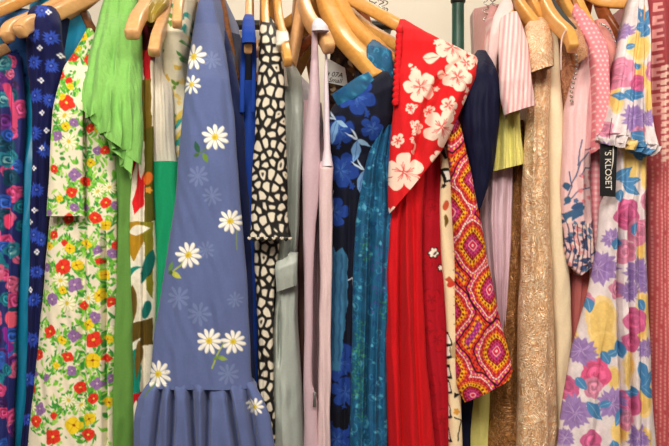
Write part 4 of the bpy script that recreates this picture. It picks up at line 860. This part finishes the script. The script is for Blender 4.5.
# ---- polka
g = garment('polka_dot_blouse', 'salmon pink blouse with white polka dots', 'blouse')
pk = print_dots()
patch('sleeve', [(3,575,583,.13),(12,573,588,.1),(24,579,598,.075),(42,590,608,.045),(60,595,611,.02),(90,596,612,.012),(120,596,614,.01),(134,596,614,.008),(152,595,140,612,.008)], pk, M_cot, g, D=.14, slot=None, ws=6, thick=.04, bulge=.016, seed=55, wr=.0012, sm=3)
patch('body', [(120,592,606,.045),(160,591,604,.04),(223,591,604,.036),(262,591,603,.036),(300,588,600,.04)], print_gingham(), M_cot, g, D=.2, slot=598, ws=4, seed=56, wr=.001)
g = garment('rose_dress', 'dusty rose dress below the pink blouse hem', 'dress')
patch('body', [(200,574,602,.08),(262,573,602,.05),(300,572,596,.045),(333,571,588,.045),(446,566,580,.05)], Flat((188,104,100)), M_jersey, g, D=.2, slot=588, ws=6, seed=57, ext=80, wav=(.004, 1.6))
g = garment('lace_top', 'dusty pink lace top between the polka dots and the watercolour flowers', 'top')
patch('body', [(19,596,606,.12),(26,597,613,.095),(40,602,619,.07),(60,606,621,.06),(110,607,621,.06),(200,602,614,.07)], Flat((212,140,132)), M_rough, g, D=.2, slot=611, ws=5, seed=58, wr=.0016)
for i in range(9): sweep('lace_trim', [(600 + i * 2.0, 23 + i * i * .35, .082 - i * .002), (601.5 + i * 2.0, 25 + i * i * .35, .078 - i * .002), (603 + i * 2.0, 24.2 + i * i * .38, .08 - i * .002)], [(1.4, 1.4)], M_crystal, g, n=6, sub=3)
# ---- watercolour
g = garment('floral_dress', 'watercolour dress with big pink, purple and yellow blooms and blue leaves', 'dress')
wc = print_watercolour()
patch('sleeve', [(-12,637,647,.15),(6,632,650,.1),(30,626,653,.05),(60,620,655,.015),(90,615,656,.0),(115,610,657,-.006),(130,605,660,-.01),(134,600,143,664,-.012),(139,599,152,666,-.014)], wc, M_silk, g, D=None, thick=.05, bulge=.026, seed=59, wr=.0016, wav=(.005, 3.4, .3), sm=4, folds=[([(0,650),(60,640),(140,634)], .006, 3)])
patch('cuff', [(132,601,146,664,-.013),(137,600,151,662,-.016),(143,603,156,655,-.014)], wc, M_silk, g, D=None, thick=.02, bulge=.01, seed=60, wr=.001, wav=(.006, 6, .5), sm=2, top_fade=0)
patch('body', [(100,614,654,.04),(140,612,654,.012),(190,612,651,.008),(206,604,650,.006),(250,602,651,.004),(300,590,653,.004),(350,575,656,.004),(400,567,659,.004),(446,561,662,.004)], wc, M_silk, g, D=.32, slot=634, ws=10, seed=61, ext=170, wr=.0014, wav=(.003, 3.2), folds=[([(200,622),(300,620),(446,624)], .022, 2.2), ([(200,631),(300,632),(446,636)], .018, 2.2), ([(200,642),(446,646)], .012, 2.4), ([(240,612),(446,596)], .006, 5)])
# ---- brocade
g = garment('brocade_dress', 'rose red brocade dress with woven metallic dashes at the right edge', 'dress')
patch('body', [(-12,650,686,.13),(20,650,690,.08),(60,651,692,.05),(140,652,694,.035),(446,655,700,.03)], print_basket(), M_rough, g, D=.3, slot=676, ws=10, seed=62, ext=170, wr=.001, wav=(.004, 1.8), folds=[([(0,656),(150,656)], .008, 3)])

# ================================================================ tags, trimmings behind
t = thing('hang_tag', 'black boutique hang tag with white vertical lettering beside the watercolour dress', 'tag')
def quad_prism(name, pts, th, mat, parent):
    bm = bmesh.new(); a = [bm.verts.new(P(*p)) for p in pts]; b = [bm.verts.new((v.co.x, v.co.y + th, v.co.z)) for v in a]
    bm.faces.new(a); bm.faces.new(b[::-1])
    for i in range(len(a)): bm.faces.new((a[i], b[i], b[(i + 1) % len(a)], a[(i + 1) % len(a)]))
    bmesh.ops.recalc_face_normals(bm, faces=bm.faces)
    me = bpy.data.meshes.new(name); bm.to_mesh(me); bm.free(); return link(name, me, mat, parent)
quad_prism('card', [(600,140,-.003),(617.5,140,-.003),(615.5,197,-.004),(600,196,-.004)], .0012, M_black, t)
def text(name, body, size, px, py, y, rot, mat, parent, shear=0):
    cu = bpy.data.curves.new(name, 'FONT'); cu.body = body; cu.size = size; cu.extrude = .0002; cu.align_x = 'CENTER'; cu.align_y = 'CENTER'; cu.shear = shear
    o = bpy.data.objects.new(name, cu); C.objects.link(o)
    dg = bpy.context.evaluated_depsgraph_get(); me = bpy.data.meshes.new_from_object(o.evaluated_get(dg)); bpy.data.objects.remove(o)
    o = link(name, me, mat, parent); o.location = P(px, py, y); o.rotation_euler = (PI / 2, rot, 0); return o
text('lettering', "'S KLOSET", .0148, 608, 170, -.0052, PI / 2 - .02, M_white, t)
sweep('edge_fold', [(613.5,141,-.0045),(613,160,-.0045),(611.5,170,-.0045)], [(1.2,.8),(1.2,.8),(.4,.4)], M_white, t, n=8)
sweep('string', [(612,118,-.0175),(610,130,-.0215),(609,141,-.004)], [(.7,.7)], M_ink, t, n=6)
t = thing('price_tag', 'white paper price tag with handwriting behind the mauve straps', 'tag')
quad_prism('paper', [(327,58,.2),(345,68,.2),(348,87,.2),(326,82,.2)], .0008, M_paper, t)
text('handwriting', '# 07A', .013, 334, 74.5, .1985, .12, M_ink, t, .2); text('handwriting', 'Small', .012, 335, 80.5, .1985, .12, M_ink, t, .3)
t = thing('grey_shirt', 'pale grey white shirt hanging on the wall rail behind the royal blue strap', 'shirt')
patch('body', [(30,224,262,.56),(40,215,270,.54),(110,214,272,.53),(300,214,272,.53)], Flat((206,202,194)), M_cot, t, D=.1, slot=None, ws=28, seed=63, wav=(.008, 2.2), wr=.002, ext=60)
import itertools
def curls(name, label, pts, seed):
    rnd = random.Random(seed); t = thing(name, label, 'trimming')
    for (x, y0, y1, yd) in pts:
        p = []; n = int((y1 - y0) / 3) + 3
        for i in range(n): p.append((x + 3.0 * math.sin(i * 2.1 + x) + rnd.uniform(-1, 1), y0 + (y1 - y0) * i / (n - 1), yd + .006 * math.cos(i * 2.1)))
        sweep('wire_curl', p, [(1.3, 1.3)], M_crystal, t, n=6, sub=5)
curls('bead_fringe', 'silvery beaded fringe dangling at the top edge above the long honey hanger', [(376,-10,10,.3),(381,-10,12,.31),(386,-10,11,.3),(372,-10,5,.32)], 1)
curls('lace_trim', 'pale curly lace trim left of the pink striped shirt collar', [(486,-8,24,.2),(490,-8,44,.21),(494,-6,30,.2),(492,4,50,.22)], 2)
g = garment('pink_slip', 'dusty pink slip showing left of the pink striped shirt', 'slip')
patch('body', [(4,492,500,.2),(20,486,500,.18),(50,482,500,.16),(100,480,500,.15),(170,482,500,.15),(300,482,498,.15)], Flat((206,150,146)), M_satin, g, D=.12, slot=494, ws=5, seed=64, wav=(.003, 2))

# ================================================================ origins: every thing's empty stands at its base
bpy.context.view_layer.update()
for r in [o for o in C.objects if o.type == 'EMPTY' and o.parent is None]:
    vs = []
    for ch in r.children:
        for cnr in ch.bound_box: vs.append(ch.matrix_world @ Vector(cnr))
    if not vs: continue
    lo = Vector((min(v[i] for v in vs) for i in range(3))); hi = Vector((max(v[i] for v in vs) for i in range(3)))
    r.location = ((lo.x + hi.x) / 2, (lo.y + hi.y) / 2, lo.z)
    for ch in r.children: ch.location = ch.location - r.location

# ================================================================ light, world, camera
def area(name, loc, size, power, col, target, sy=None):
    l = bpy.data.lights.new(name, 'AREA'); l.energy = power; l.color = col; l.shape = 'RECTANGLE'; l.size = size; l.size_y = sy or size
    o = bpy.data.objects.new(name, l); C.objects.link(o); o.location = loc
    o.rotation_euler = (Vector(target) - Vector(loc)).to_track_quat('-Z', 'Y').to_euler(); return o
area('ceiling_lamp', (-.4, -1.6, 2.72), 1.2, 74, (1, .93, .82), (-.1, 0, 1.3))
area('ceiling_lamp', (1.0, -1.5, 2.72), .7, 30, (1, .88, .74), (.4, 0, 1.3))
area('ceiling_lamp', (.1, .72, 2.75), .5, 9, (1, .95, .86), (0, .8, 1.6))
w = bpy.data.worlds.new('World'); bpy.context.scene.world = w; w.use_nodes = True
w.node_tree.nodes['Background'].inputs[0].default_value = (1, .95, .88, 1); w.node_tree.nodes['Background'].inputs[1].default_value = .2
cam = bpy.data.cameras.new('camera'); co = bpy.data.objects.new('camera', cam); C.objects.link(co)
co.location = (0, -DIST, CZ); co.rotation_euler = (PI / 2, 0, 0); cam.sensor_width = 36; cam.lens = 36 * DIST / (W_PX * K); cam.clip_start = .05
sc = bpy.context.scene; sc.camera = co
sc.view_settings.view_transform = 'Standard'; sc.view_settings.look = 'None'; sc.view_settings.gamma = 1; sc.view_settings.use_curve_mapping = False
sc.view_settings.exposure = 0.0
